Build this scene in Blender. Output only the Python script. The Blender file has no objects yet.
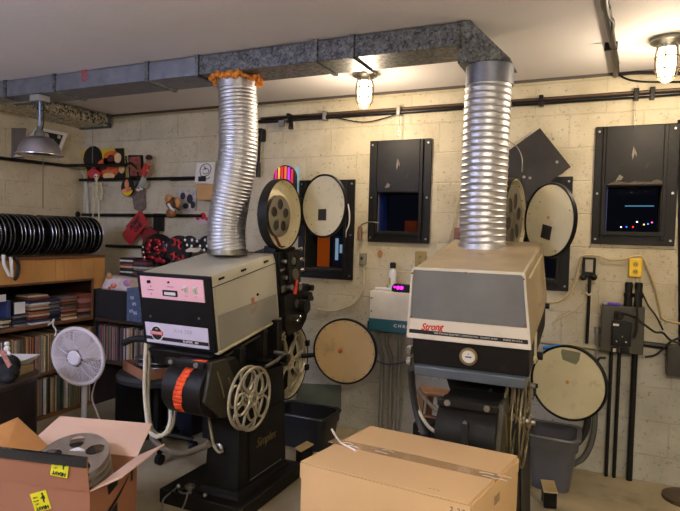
import bpy, math, random
from mathutils import Vector, Matrix
from mathutils.geometry import tessellate_polygon
random.seed(7)
R = math.radians
sc = bpy.context.scene
C = sc.collection

# ---------------------------------------------------------------- camera
F = 570.0; YAW = R(24.5); PITCH = R(2.2); ROLL = R(1.5); EZ = 1.42
fw = Vector((-math.sin(YAW)*math.cos(PITCH), math.cos(YAW)*math.cos(PITCH), -math.sin(PITCH)))
r0 = Vector((math.cos(YAW), math.sin(YAW), 0)); u0 = r0.cross(fw)
rt = r0*math.cos(ROLL)+u0*math.sin(ROLL); up = u0*math.cos(ROLL)-r0*math.sin(ROLL)
cam = bpy.data.cameras.new('camera'); camo = bpy.data.objects.new('camera', cam); C.objects.link(camo)
m = Matrix((rt, up, -fw)).transposed().to_4x4(); m.translation = Vector((0, 0, EZ)); camo.matrix_world = m
cam.sensor_width = 36; cam.lens = 36*F/680; cam.clip_start = .02
sc.camera = camo

def A(px, py, X=None, Y=None, Z=None):
    """the point of the plane X=, Y= or Z= seen at a pixel of the photograph"""
    d = fw+rt*((px-340)/F)+up*((255.5-py)/F)
    t = X/d.x if X is not None else Y/d.y if Y is not None else (Z-EZ)/d.z
    return Vector((0, 0, EZ))+d*t

# ---------------------------------------------------------------- materials
def lin(c):
    return tuple(((x/255)/12.92 if x/255 <= .04045 else ((x/255+.055)/1.055)**2.4) for x in c)+(1,)
MC = {}
def M(name, rgb, rough=.55, metal=0., var=.12, vs=6., bump=.0, bs=60., emit=0., dirt=0., coat=0., spec=.5):
    if name in MC: return MC[name]
    mt = bpy.data.materials.new(name); mt.use_nodes = True; nt = mt.node_tree; n = nt.nodes; l = nt.links
    b = n['Principled BSDF']; b.inputs['Roughness'].default_value = rough; b.inputs['Metallic'].default_value = metal
    b.inputs['Coat Weight'].default_value = coat; b.inputs['Specular IOR Level'].default_value = spec
    tc = n.new('ShaderNodeTexCoord'); nz = n.new('ShaderNodeTexNoise'); nz.inputs['Scale'].default_value = vs; nz.inputs['Detail'].default_value = 5
    l.new(tc.outputs['Object'], nz.inputs['Vector'])
    rp = n.new('ShaderNodeValToRGB'); c = lin(rgb)
    rp.color_ramp.elements[0].position = .3; rp.color_ramp.elements[1].position = .7
    rp.color_ramp.elements[0].color = tuple(x*(1-var) for x in c[:3])+(1,)
    rp.color_ramp.elements[1].color = tuple(min(1, x*(1+var)) for x in c[:3])+(1,)
    l.new(nz.outputs['Fac'], rp.inputs['Fac']); out = rp.outputs['Color']
    if dirt:
        n2 = n.new('ShaderNodeTexNoise'); n2.inputs['Scale'].default_value = vs*2.3; n2.inputs['Detail'].default_value = 8; n2.inputs['Roughness'].default_value = .7
        l.new(tc.outputs['Object'], n2.inputs['Vector'])
        r2 = n.new('ShaderNodeValToRGB'); r2.color_ramp.elements[0].position = .56; r2.color_ramp.elements[1].position = .72
        r2.color_ramp.elements[0].color = (0, 0, 0, 1); r2.color_ramp.elements[1].color = (dirt, dirt, dirt, 1)
        mx = n.new('ShaderNodeMix'); mx.data_type = 'RGBA'; mx.inputs['B'].default_value = lin((70, 45, 25))
        l.new(n2.outputs['Fac'], r2.inputs['Fac']); l.new(r2.outputs['Color'], mx.inputs['Factor']); l.new(out, mx.inputs['A']); out = mx.outputs['Result']
    l.new(out, b.inputs['Base Color'])
    if bump:
        nb = n.new('ShaderNodeTexNoise'); nb.inputs['Scale'].default_value = bs; nb.inputs['Detail'].default_value = 4
        l.new(tc.outputs['Object'], nb.inputs['Vector']); bp = n.new('ShaderNodeBump'); bp.inputs['Strength'].default_value = bump; bp.inputs['Distance'].default_value = .01
        l.new(nb.outputs['Fac'], bp.inputs['Height']); l.new(bp.outputs['Normal'], b.inputs['Normal'])
    if emit:
        b.inputs['Emission Color'].default_value = c; b.inputs['Emission Strength'].default_value = emit
    MC[name] = mt; return mt

def wall_mat(name, axis, top, low):
    """painted concrete block: running bond joints, pits, greyer band near the floor"""
    mt = bpy.data.materials.new(name); mt.use_nodes = True; nt = mt.node_tree; n = nt.nodes; l = nt.links; b = n['Principled BSDF']
    b.inputs['Roughness'].default_value = .62; b.inputs['Specular IOR Level'].default_value = .35
    g = n.new('ShaderNodeNewGeometry'); sp = n.new('ShaderNodeSeparateXYZ'); l.new(g.outputs['Position'], sp.inputs[0])
    cb = n.new('ShaderNodeCombineXYZ'); l.new(sp.outputs[axis], cb.inputs[0])
    ad = n.new('ShaderNodeMath'); ad.operation = 'ADD'; ad.inputs[1].default_value = .0475; l.new(sp.outputs['Z'], ad.inputs[0]); l.new(ad.outputs[0], cb.inputs[1])
    br = n.new('ShaderNodeTexBrick'); l.new(cb.outputs[0], br.inputs['Vector']); br.inputs['Scale'].default_value = 1
    br.inputs['Brick Width'].default_value = .4064; br.inputs['Row Height'].default_value = .2032; br.inputs['Mortar Size'].default_value = .005
    br.inputs['Mortar Smooth'].default_value = .5; br.inputs['Color1'].default_value = (1, 1, 1, 1); br.inputs['Color2'].default_value = (.93, .93, .93, 1); br.inputs['Mortar'].default_value = (.93, .92, .91, 1)
    nz = n.new('ShaderNodeTexNoise'); nz.inputs['Scale'].default_value = 1.7; nz.inputs['Detail'].default_value = 7; l.new(g.outputs['Position'], nz.inputs['Vector'])
    # band by height with a ragged edge
    ma = n.new('ShaderNodeMath'); ma.operation = 'MULTIPLY_ADD'; ma.inputs[1].default_value = .35; l.new(nz.outputs['Fac'], ma.inputs[0]); l.new(sp.outputs['Z'], ma.inputs[2])
    mr = n.new('ShaderNodeMapRange'); mr.inputs['From Min'].default_value = .8; mr.inputs['From Max'].default_value = 1.2; l.new(ma.outputs[0], mr.inputs['Value'])
    mx = n.new('ShaderNodeMix'); mx.data_type = 'RGBA'; mx.inputs['A'].default_value = lin(low); mx.inputs['B'].default_value = lin(top); l.new(mr.outputs[0], mx.inputs['Factor'])
    mu = n.new('ShaderNodeMix'); mu.data_type = 'RGBA'; mu.blend_type = 'MULTIPLY'; mu.inputs['Factor'].default_value = 1; l.new(mx.outputs['Result'], mu.inputs['A']); l.new(br.outputs['Color'], mu.inputs['B'])
    # pits
    vo = n.new('ShaderNodeTexNoise'); vo.inputs['Scale'].default_value = 42; vo.inputs['Detail'].default_value = 6; vo.inputs['Roughness'].default_value = .75; l.new(g.outputs['Position'], vo.inputs['Vector'])
    pr = n.new('ShaderNodeValToRGB'); pr.color_ramp.elements[0].position = .33; pr.color_ramp.elements[1].position = .42; pr.color_ramp.elements[0].color = (.34, .29, .24, 1); pr.color_ramp.elements[1].color = (1, 1, 1, 1)
    l.new(vo.outputs['Fac'], pr.inputs['Fac'])
    m2 = n.new('ShaderNodeMix'); m2.data_type = 'RGBA'; m2.blend_type = 'MULTIPLY'; m2.inputs['Factor'].default_value = .8; l.new(mu.outputs['Result'], m2.inputs['A']); l.new(pr.outputs['Color'], m2.inputs['B'])
    # stains
    st = n.new('ShaderNodeValToRGB'); st.color_ramp.elements[0].position = .35; st.color_ramp.elements[1].position = .6; st.color_ramp.elements[0].color = (.84, .82, .78, 1); st.color_ramp.elements[1].color = (1, 1, 1, 1)
    n3 = n.new('ShaderNodeTexNoise'); n3.inputs['Scale'].default_value = 5; n3.inputs['Detail'].default_value = 6; l.new(g.outputs['Position'], n3.inputs['Vector']); l.new(n3.outputs['Fac'], st.inputs['Fac'])
    m3 = n.new('ShaderNodeMix'); m3.data_type = 'RGBA'; m3.blend_type = 'MULTIPLY'; m3.inputs['Factor'].default_value = 1; l.new(m2.outputs['Result'], m3.inputs['A']); l.new(st.outputs['Color'], m3.inputs['B'])
    l.new(m3.outputs['Result'], b.inputs['Base Color'])
    hb = n.new('ShaderNodeMath'); hb.operation = 'MULTIPLY_ADD'; hb.inputs[1].default_value = -.6; l.new(br.outputs['Fac'], hb.inputs[0]); l.new(vo.outputs['Fac'], hb.inputs[2])
    bp = n.new('ShaderNodeBump'); bp.inputs['Strength'].default_value = .8; bp.inputs['Distance'].default_value = .006; l.new(hb.outputs[0], bp.inputs['Height']); l.new(bp.outputs['Normal'], b.inputs['Normal'])
    return mt

def metal_spangle(name, c1, c2, rough=.42, scale=55, mixf=.5, ns=12):
    mt = bpy.data.materials.new(name); mt.use_nodes = True; nt = mt.node_tree; n = nt.nodes; l = nt.links; b = n['Principled BSDF']
    b.inputs['Metallic'].default_value = .75; b.inputs['Roughness'].default_value = rough
    tc = n.new('ShaderNodeTexCoord'); v = n.new('ShaderNodeTexVoronoi'); v.inputs['Scale'].default_value = scale; l.new(tc.outputs['Object'], v.inputs['Vector'])
    nz = n.new('ShaderNodeTexNoise'); nz.inputs['Scale'].default_value = ns; nz.inputs['Detail'].default_value = 8; nz.inputs['Roughness'].default_value = .7; l.new(tc.outputs['Object'], nz.inputs['Vector'])
    bw = n.new('ShaderNodeMix'); bw.data_type = 'RGBA'; bw.inputs['Factor'].default_value = mixf; l.new(v.outputs['Color'], bw.inputs['A']); l.new(nz.outputs['Fac'], bw.inputs['B'])
    rp = n.new('ShaderNodeValToRGB'); rp.color_ramp.elements[0].position = .35; rp.color_ramp.elements[1].position = .68; rp.color_ramp.elements[0].color = lin(c1); rp.color_ramp.elements[1].color = lin(c2)
    l.new(bw.outputs['Result'], rp.inputs['Fac']); l.new(rp.outputs['Color'], b.inputs['Base Color']); return mt

wallB = wall_mat('painted_block_back', 'X', (205, 196, 172), (188, 187, 178))
wallL = wall_mat('painted_block_left', 'Y', (204, 192, 162), (184, 182, 172))
ceilM = M('ceiling_paint', (224, 220, 222), .7, var=.06, vs=1.2, bump=.12, bs=25)
floorM = M('concrete_floor', (154, 142, 116), .6, var=.3, vs=2.2, bump=.15, bs=30, dirt=.45)
galv = metal_spangle('galvanised_steel', (62, 64, 68), (138, 140, 142), .45, 90, .7, 30)
galvs = metal_spangle('smooth_galvanised_steel', (122, 126, 138), (146, 150, 162), .45, 20, .8, 8)
alu = M('corrugated_aluminium', (204, 206, 214), .42, .95, var=.06, vs=9)
black = M('black_paint', (16, 15, 15), .5, spec=.25, var=.25, vs=10)
crinkle = M('black_crinkle_enamel', (22, 21, 19), .45, var=.3, vs=9, bump=.1, bs=250, spec=.25)
steelblk = M('blackened_steel_plate', (22, 21, 22), .5, 0, var=.4, vs=7, dirt=.12, spec=.25)
cream = M('cream_enamel', (196, 186, 156), .42, var=.08, vs=4, dirt=.14)
creamlid = M('cream_door_lining', (224, 214, 180), .4, var=.06, vs=5, dirt=.32)
putty = M('putty_grey_enamel', (186, 183, 166), .42, var=.05, vs=4)
putty2 = M('darker_putty_enamel', (146, 144, 134), .45, var=.05, vs=4)
chrome = M('bright_metal', (200, 198, 192), .22, 1., var=.05)
steel = M('dull_steel', (150, 148, 142), .38, .9, var=.12, vs=20)
reelM = M('reel_metal', (190, 182, 160), .4, .6, var=.15, vs=20)
blackpipe = M('black_conduit', (17, 16, 17), .35, var=.2, spec=.35)
greypipe = M('grey_conduit', (158, 160, 156), .45, .6, var=.12, vs=12)
card = M('corrugated_cardboard', (200, 166, 122), .8, var=.05, vs=3, bump=.03, bs=120)
card2 = M('brown_cardboard', (150, 100, 72), .8, var=.06, vs=3, bump=.03, bs=120)
cardin = M('pale_cardboard_liner', (204, 168, 142), .8, var=.05, vs=3)
woodP = M('pine_board', (190, 140, 78), .5, var=.2, vs=3, dirt=.1)
woodD = M('brown_shelf_board', (110, 72, 42), .5, var=.2, vs=6)
woodS = M('varnished_stool_wood', (150, 104, 66), .45, var=.2, vs=9)
white = M('white_plastic', (220, 218, 220), .4, var=.03)
whitePaper = M('white_paper', (222, 220, 216), .7, var=.04)
dark = M('dark_plastic', (12, 12, 13), .45, var=.2, spec=.3)
film = M('wound_film', (30, 24, 20), .3, var=.3, vs=40)
rubber = M('black_rubber', (22, 22, 23), .6, var=.2)
creamhose = M('cream_hose', (206, 198, 176), .45, var=.08, vs=20)
orangeM = M('orange_tape', (240, 84, 36), .6, var=.08)
red = M('red_paint', (190, 30, 28), .5, var=.1)
yellow = M('yellow_plastic', (238, 196, 20), .4, var=.05)
inkB = M('black_ink', (18, 17, 18), .6, var=.1)
foamM = M('expanding_foam', (214, 132, 44), .75, var=.35, vs=60, bump=.5, bs=90)

# ---------------------------------------------------------------- mesh helper
class MB:
    def __init__(s, mat=None): s.v = []; s.f = []; s.T = mat or Matrix.Identity(4)
    def add(s, vs, fs):
        o = len(s.v); s.v += [s.T @ Vector(p) for p in vs]; s.f += [tuple(i+o for i in f) for f in fs]; return s
    def box(s, x0, x1, y0, y1, z0, z1):
        return s.add([(x0,y0,z0),(x1,y0,z0),(x1,y1,z0),(x0,y1,z0),(x0,y0,z1),(x1,y0,z1),(x1,y1,z1),(x0,y1,z1)],
                     [(3,2,1,0),(4,5,6,7),(0,1,5,4),(1,2,6,5),(2,3,7,6),(3,0,4,7)])
    def hexa(s, lo, hi):      # two quads, same winding
        return s.add(list(lo)+list(hi), [(3,2,1,0),(4,5,6,7),(0,1,5,4),(1,2,6,5),(2,3,7,6),(3,0,4,7)])
    def tube(s, pts, r, n=10, closed=False, cap=True):
        pts = [Vector(p) for p in pts]; k = len(pts); rad = r if callable(r) else (lambda i: r[i]) if isinstance(r, (list, tuple)) else (lambda i: r)
        tn = []
        for i in range(k):
            a = pts[i-1] if (i or closed) else pts[0]; b = pts[(i+1) % k] if (i < k-1 or closed) else pts[-1]
            t = (b-a); tn.append(t.normalized() if t.length > 1e-9 else Vector((0, 0, 1)))
        ref = Vector((0, 0, 1)) if abs(tn[0].z) < .9 else Vector((1, 0, 0)); nrm = tn[0].cross(ref).normalized(); vs = []; fs = []
        for i in range(k):
            nrm = (nrm-tn[i]*nrm.dot(tn[i]))
            nrm = nrm.normalized() if nrm.length > 1e-6 else tn[i].orthogonal().normalized()
            bn = tn[i].cross(nrm)
            for j in range(n):
                a = 2*math.pi*j/n; vs.append(pts[i]+(nrm*math.cos(a)+bn*math.sin(a))*rad(i))
        for i in range(k if closed else k-1):
            i2 = (i+1) % k
            for j in range(n): fs.append((i*n+j, i*n+(j+1) % n, i2*n+(j+1) % n, i2*n+j))
        if cap and not closed: fs += [tuple(range(n))[::-1], tuple((k-1)*n+j for j in range(n))]
        return s.add(vs, fs)
    def cyl(s, p0, p1, r, r1=None, n=20): return s.tube([p0, p1], [r, r if r1 is None else r1], n)
    def lathe(s, prof, org, axis, n=40, close=False):   # prof: (radius, height along the axis)
        org = Vector(org); ax = Vector(axis).normalized(); u = ax.orthogonal().normalized(); w = ax.cross(u); vs = []; fs = []; k = len(prof)
        for (r_, h) in prof:
            for j in range(n): a = 2*math.pi*j/n; vs.append(org+ax*h+(u*math.cos(a)+w*math.sin(a))*max(r_, 1e-5))
        for i in range(k if close else k-1):
            i2 = (i+1) % k
            for j in range(n): fs.append((i*n+j, i*n+(j+1) % n, i2*n+(j+1) % n, i2*n+j))
        return s.add(vs, fs)
    def plate(s, outer, holes, O, U, V, N, th):        # flat plate with holes, outline in (u, v)
        O, U, V, N = Vector(O), Vector(U), Vector(V), Vector(N)
        loops = [outer]+list(holes); flat = [p for lp in loops for p in lp]; k = len(flat)
        tri = tessellate_polygon([[Vector((p[0], p[1], 0)) for p in lp] for lp in loops])
        vs = [O+U*p[0]+V*p[1] for p in flat]+[O+U*p[0]+V*p[1]+N*th for p in flat]
        fs = []
        for t in tri: fs += [tuple(t), tuple(i+k for i in t[::-1])]
        o = 0
        for lp in loops:
            q = len(lp)
            for i in range(q): j = (i+1) % q; fs.append((o+i, o+j, o+j+k, o+i+k))
            o += q
        return s.add(vs, fs)
    def ball(s, c, r, n=12, sx=1, sy=1, sz=1):
        c = Vector(c); vs = []; fs = []; h = n//2+1
        for i in range(h+1):
            t = math.pi*i/h
            for j in range(n): a = 2*math.pi*j/n; vs.append(c+Vector((math.sin(t)*math.cos(a)*r*sx, math.sin(t)*math.sin(a)*r*sy, math.cos(t)*r*sz)))
        for i in range(h):
            for j in range(n): fs.append((i*n+j, i*n+(j+1) % n, (i+1)*n+(j+1) % n, (i+1)*n+j))
        return s.add(vs, fs)
def circ(cx, cy, rx, ry=None, n=28, rot=0):
    ry = ry or rx; c, q = math.cos(rot), math.sin(rot)
    return [(cx+rx*math.cos(2*math.pi*i/n)*c-ry*math.sin(2*math.pi*i/n)*q, cy+rx*math.cos(2*math.pi*i/n)*q+ry*math.sin(2*math.pi*i/n)*c) for i in range(n)]
def rect(x0, x1, y0, y1): return [(x0, y0), (x1, y0), (x1, y1), (x0, y1)]
def sm(pts, n=8):       # smooth curve through points
    pts = [Vector(p) for p in pts]; out = []
    P = [pts[0]]+pts+[pts[-1]]
    for i in range(1, len(P)-2):
        for k in range(n):
            t = k/n; a, b, c, d = P[i-1], P[i], P[i+1], P[i+2]
            out.append(.5*((2*b)+(c-a)*t+(2*a-5*b+4*c-d)*t*t+(3*b-a-3*c+d)*t**3))
    out.append(pts[-1]); return out

def wpos(o):
    p = Vector((0, 0, 0))
    while o: p = p+o.location; o = o.parent
    return p
def mk(name, mb, mat, parent=None, bev=0, smooth=True, origin=None, mats=None):
    vs = mb.v
    if parent is not None: org = wpos(parent)
    elif origin is not None: org = Vector(origin)
    else:
        lo = Vector([min(v[i] for v in vs) for i in range(3)]); hi = Vector([max(v[i] for v in vs) for i in range(3)]); org = Vector(((lo.x+hi.x)/2, (lo.y+hi.y)/2, lo.z))
    me = bpy.data.meshes.new(name); me.from_pydata([tuple(v-org) for v in vs], [], mb.f)
    import bmesh
    b = bmesh.new(); b.from_mesh(me); bmesh.ops.recalc_face_normals(b, faces=b.faces); b.to_mesh(me); b.free()
    me.materials.append(mat)
    if smooth:
        me.polygons.foreach_set('use_smooth', [True]*len(me.polygons)); me.set_sharp_from_angle(angle=R(38))
    o = bpy.data.objects.new(name, me); C.objects.link(o)
    if parent is not None: o.parent = parent
    else: o.location = org
    if bev:
        md = o.modifiers.new('bevel', 'BEVEL'); md.width = bev; md.segments = 2; md.limit_method = 'ANGLE'
    return o
def tag(o, label, cat, group=None, kind=None):
    if label: o['label'] = label
    if cat: o['category'] = cat
    if group: o['group'] = group
    if kind: o['kind'] = kind
    return o
def thing(name, label, cat, loc, group=None):
    o = bpy.data.objects.new(name, None); o.empty_display_size = .1; C.objects.link(o); o.location = Vector(loc); return tag(o, label, cat, group)
def one(name, mb, mat, label, cat, group=None, **k): return tag(mk(name, mb, mat, **k), label, cat, group)
def struct(name, mb, mat): o = mk(name, mb, mat, smooth=False); o['kind'] = 'structure'; return o
def text_mb(s, h, T, wmax=None, shear=0., bold=0., th=.0006):
    """lettering as a thin mesh; T maps (x right, y up, z out) to the world"""
    cu = bpy.data.curves.new('lettering', 'FONT'); cu.body = s; cu.size = h*1.38; cu.extrude = th; cu.align_x = 'CENTER'; cu.align_y = 'CENTER'; cu.shear = shear; cu.offset = bold
    cu.resolution_u = 3
    o = bpy.data.objects.new('lettering', cu); C.objects.link(o)
    me = o.to_mesh(); mb = MB(T); vs = [v.co.copy() for v in me.vertices]; fs = [tuple(p.vertices) for p in me.polygons]; o.to_mesh_clear()
    C.objects.unlink(o); bpy.data.objects.remove(o)
    if wmax and vs:
        w = max(v.x for v in vs)-min(v.x for v in vs)
        if w > 0: vs = [Vector((v.x*wmax/w, v.y, v.z)) for v in vs]
    return mb.add(vs, fs)
def frameT(O, U, V):
    U = Vector(U).normalized(); V = Vector(V).normalized(); N = U.cross(V); return Matrix((U, V, N)).transposed().to_4x4() if False else Matrix.Translation(Vector(O)) @ Matrix((U, V, N)).transposed().to_4x4()
FACE = lambda O: frameT(O, (1, 0, 0), (0, 0, 1))     # faces the camera side (-Y)
def dup(o, parent=None):
    c = o.copy(); C.objects.link(c); c.parent = parent
    for ch in list(o.children): dup(ch, c)
    return c
ORD = ['first', 'second', 'third', 'fourth', 'fifth', 'sixth', 'seventh', 'eighth', 'ninth', 'tenth', 'eleventh', 'twelfth', 'thirteenth', 'fourteenth', 'fifteenth', 'sixteenth', 'seventeenth', 'eighteenth', 'nineteenth', 'twentieth', 'twenty-first', 'twenty-second', 'twenty-third', 'twenty-fourth', 'twenty-fifth', 'twenty-sixth', 'twenty-seventh', 'twenty-eighth']

YB = 3.8; XL = -4.34; XR = 2.3; YR = -2.2; H = 2.42
# ---------------------------------------------------------------- shell
PORTS = [('left', -2.075, -1.622, 1.085, 1.812), ('mid', -1.512, -1.063, 1.368, 2.081), ('right', -.60, -.168, 1.10, 1.808), ('far', -.052, .388, 1.398, 2.102)]
def op(p): n_, x0, x1, z0, z1 = p; return (x0+.07, x1-.075, z0+.075, z0+.35) if n_ in ('mid', 'far') else (x0+.05, x1-.075, z0+.07, z0+.5)
w = MB(); w.plate(rect(XL-.2, XR+.2, -.1, H+.1), [rect(*op(p)) for p in PORTS], (0, YB, 0), (1, 0, 0), (0, 0, 1), (0, 1, 0), .2); struct('wall_back', w, wallB)
struct('wall_left', MB().box(XL-.2, XL, YR, YB, -.1, H+.1), wallL)
struct('wall_right', MB().box(XR, XR+.2, YR, YB, -.1, H+.1), wallL)
struct('wall_rear', MB().box(XL-.2, XR+.2, YR-.2, YR, -.1, H+.1), wallB)
struct('floor', MB().box(XL-.2, XR+.2, YR-.2, YB+.2, -.12, 0), floorM)
struct('ceiling', MB().box(XL-.2, XR+.2, YR-.2, YB+.2, H, H+.15), ceilM)

struct('trim_1', MB().box(XL, XR, YB-.012, YB, H-.016, H), M('dark_joint_trim', (86, 80, 78), .7))
# ---------------------------------------------------------------- projection ports
blueM = M('blue_painted_reveal', (24, 50, 130), .5, var=.2)
portdesc = {'left': 'black steel port frame behind the raised round door of the left projector',
            'mid': 'black steel viewing port with closed upper shutter hanging from a chain, between the two projectors',
            'right': 'black steel port frame behind the cream round door of the right projector',
            'far': 'black steel viewing port with rust-scuffed shutter, rightmost on the wall'}
for p in PORTS:
    n_, x0, x1, z0, z1 = p; a, b, c, d = op(p); xc = (x0+x1)/2
    t = thing('projection_port', portdesc[n_], 'port window', (xc, YB, z0))
    mk('frame', MB().plate(rect(x0, x1, z0, z1), [rect(a, b, c, d)], (0, YB-.001, 0), (1, 0, 0), (0, 0, 1), (0, -1, 0), .018), steelblk, t, bev=.003)
    for gx in ((x0+.045, x0+.06), (x1-.075, x1-.055)):
        mk('guide_rail', MB().box(gx[0], gx[1], YB-.034, YB-.018, z0+.03, z1-.005), steelblk, t, bev=.002)
    if n_ in ('mid', 'far'):
        mk('shutter', MB().box(x0+.062, x1-.078, YB-.03, YB-.02, d-.005, z1-.004), steelblk, t, bev=.002)
        for pg in ([(xc-.01, z1-.13), (xc+.004, z1-.165), (xc+.006, z1-.19), (xc-.002, z1-.17)], [(xc-.1, d+.03), (xc-.07, d+.032), (xc-.06, d+.05), (xc-.08, d+.065)], [(xc+.05, d+.09), (xc+.058, d+.12), (xc+.075, d+.14), (xc+.062, d+.10)], [(xc-.015, d+.15), (xc-.005, d+.19), (xc-.012, d+.23), (xc-.02, d+.18)]):
            mk('scuff_mark', MB().plate(pg, [], (0, YB-.031, 0), (1, 0, 0), (0, 0, 1), (0, -1, 0), .0006), M('scuffed_bare_metal', (104, 96, 88), .5, .3) if pg[0][1] > d+.14 or pg[0][0] < xc-.05 else inkB, t)
        if n_ == 'far': mk('rust_band', MB().plate([(a-.0, d+.004), (b+.0, d+.004), (b+.005, d+.02), (b-.03, d+.034), (b-.06, d+.018), (xc, d+.024), (xc-.03, d+.014), (a+.05, d+.03), (a+.02, d+.012)], [], (0, YB-.0305, 0), (1, 0, 0), (0, 0, 1), (0, -1, 0), .0006), M('rusty_scuff', (74, 60, 50), .6, var=.6, vs=60), t)
    mk('opening_lip', MB().plate(rect(a-.022, b+.022, c-.022, d+.006), [rect(a, b, c, d)], (0, YB-.018, 0), (1, 0, 0), (0, 0, 1), (0, -1, 0), .02), steelblk, t, bev=.002)
    for (u, v) in ((x0+.022, z0+.03), (x1-.022, z0+.03), (x0+.022, z1-.03), (x1-.022, z1-.03), (x0+.022, z1-.4), (x1-.022, z1-.4)):
        mk('bolt', MB().cyl((u, YB-.018, v), (u, YB-.025, v), .007, n=8), steel, t)
    mk('reveal_lining', MB().plate(rect(a-.002, b+.002, c-.002, d+.002), [rect(a+.006, b-.004, c+.004, d-.004)], (0, YB+.199, 0), (1, 0, 0), (0, 0, 1), (0, -1, 0), .197), M('matt_black_lining', (10, 10, 11), .8), t)
    if n_ in ('mid', 'far'): mk('blue_reveal_strip', MB().box(a+.0061, a+.010, YB+.0, YB+.165, c+.0045, d-.0045), blueM, t)
    gl = bpy.data.materials.get('port_glass')
    if not gl:
        gl = bpy.data.materials.new('port_glass'); gl.use_nodes = True; nb = gl.node_tree.nodes['Principled BSDF']; nb.inputs['Transmission Weight'].default_value = 1; nb.inputs['Roughness'].default_value = .02; nb.inputs['IOR'].default_value = 1.02
    mk('glass_pane', MB().box(a+.008, b-.006, YB+.17, YB+.174, c+.006, d-.006), gl, t)
# what shows through the ports (night outside)
struct('trim_2', MB().box(-2.4, .1, 4.001, 4.5, 1.06, 1.12), M('outer_ledge', (60, 58, 56), .8))
one('rust_block', MB().box(-1.33, -1.24, YB+.26, YB+.34, 1.1205, 1.53), M('rust_brown_brick', (130, 56, 32), .8, emit=.12), 'rust-brown block standing outside the middle viewing port', 'block', bev=.004)  # faint emission stands in for light falling on the block
q = A(320, 250, Y=4.2)
one('orange_banner', MB().box(q.x-.06, q.x+.085, 4.2, 4.206, 1.1205, 1.47), M('orange_cloth', (200, 92, 24), .7, emit=.2), 'orange cloth panel with added glow outside the left port', 'banner')  # weak emission puts the light on the cloth into its material
q = A(339, 250, Y=4.3)
scr = thing('lit_screen', 'small bright blue and white screen outside the left port', 'screen', (q.x, 4.3, 1.17))
mk('panel', MB().box(q.x-.055, q.x+.05, 4.3, 4.31, 1.1205, 1.4), M('blue_lit_screen', (16, 34, 66), .4, var=.9, vs=60, emit=.1), scr)
mk('bright_figure', MB().box(q.x-.03, q.x-.005, 4.29, 4.298, 1.2, 1.38).box(q.x+.01, q.x+.03, 4.29, 4.298, 1.26, 1.33), M('pale_lit_shape', (150, 190, 220), .4, emit=.45), scr)
one('distant_light_bar', MB().tube([A(625, 206, Y=9), A(654, 206, Y=9)], .009, 6), M('cyan_glow', (90, 150, 180), .5, emit=.7), 'thin cyan light bar far outside the rightmost port', 'light', group=None)
for i, (px, py, c, nm) in enumerate(((621, 227, (230, 200, 200), 'pale pink'), (626.5, 227, (60, 90, 255), 'blue'), (633, 227, (255, 40, 40), 'red'), (637, 222, (255, 230, 230), 'faint white'), (644, 224.5, (255, 190, 90), 'amber'), (648, 224, (70, 110, 255), 'small blue'), (652, 222.5, (255, 90, 170), 'magenta'), (659, 221.5, (255, 230, 170), 'warm white'))):
    one('distant_light', MB().ball(A(px, py, Y=9), .010, 8), M('glow_%s' % nm.replace(' ', '_'), c, .5, emit=4), nm+' distant light in the night outside the rightmost port', 'light', group='distant lights outside the rightmost port')
q = A(563, 273, Y=4.15)
one('brown_bracket', MB().box(q.x-.06, q.x+.03, 4.15, 4.2, 1.1205, 1.32), woodD, 'brown wooden block outside the port behind the right projector', 'block')

# leaning plate over the right port
t = thing('steel_plate', 'loose grey steel plate hanging tilted above the right projector port', 'plate', A(538, 200, Y=3.74))
pl = [A(x, y, Y=3.755) for x, y in ((484, 168), (540, 128), (571, 167), (556, 177), (520, 207))]
mk('sheet', MB().plate([(p.x, p.z) for p in pl], [], (0, 3.758, 0), (1, 0, 0), (0, 0, 1), (0, -1, 0), .004), M('dull_grey_sheet', (50, 47, 46), .45, .2, var=.3, vs=6, dirt=.4, spec=.3), t)
for x, y in ((524, 177), (530, 178), (553, 139), (557, 162)):
    q = A(x, y, Y=3.754); mk('rivet', MB().cyl(q, q-Vector((0, .005, 0)), .009, n=10), steel, t)
mk('loose_wire', MB().tube(sm([A(510, 142, Y=3.74), A(517, 147, Y=3.735), A(522, 158, Y=3.735), A(522, 172, Y=3.745)]), .0035, 6), steel, t)

# ---------------------------------------------------------------- rectangular ventilation duct
t = thing('ventilation_duct', 'long galvanised rectangular duct running under the ceiling', 'duct', (-2.2, 2.77, 2.3))
xs_ = A(197, 60, Y=2.65).x
mk('duct_section', MB().box(-3.965, xs_, 2.655, 2.9, 2.307, 2.414), galvs, t, bev=.004)
mk('duct_section', MB().box(xs_, -.63, 2.655, 2.9, 2.307, 2.414), galv, t, bev=.004)
for px in (5, 54, 147, 197, 315, 349, 351.5):
    x = A(px, 60, Y=2.65).x
    if px < 349 or px > 350: mk('seam', MB().plate(rect(2.645, 2.91, 2.297, 2.419), [rect(2.656, 2.899, 2.308, 2.413)], (x-.012, 0, 0), (0, 1, 0), (0, 0, 1), (1, 0, 0), .024), galv, t)
e = MB(); e.hexa([(-.655, 2.735, 2.247), (-.41, 2.735, 2.247), (-.41, 2.985, 2.247), (-.655, 2.985, 2.247)], [(-.645, 2.65, 2.416), (-.585, 2.65, 2.416), (-.585, 2.95, 2.416), (-.645, 2.95, 2.416)])
mk('elbow', e, galv, t, bev=.003)
mk('red_marking', text_mb('800', .05, frameT(A(84, 75.5, Y=2.6535), (0, 0, -1), (1, 0, 0)), wmax=.07), red, t)
t = thing('side_duct', 'shiny galvanised duct along the left wall above the reels', 'duct', (-4.15, 3.1, 2.3))
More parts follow.
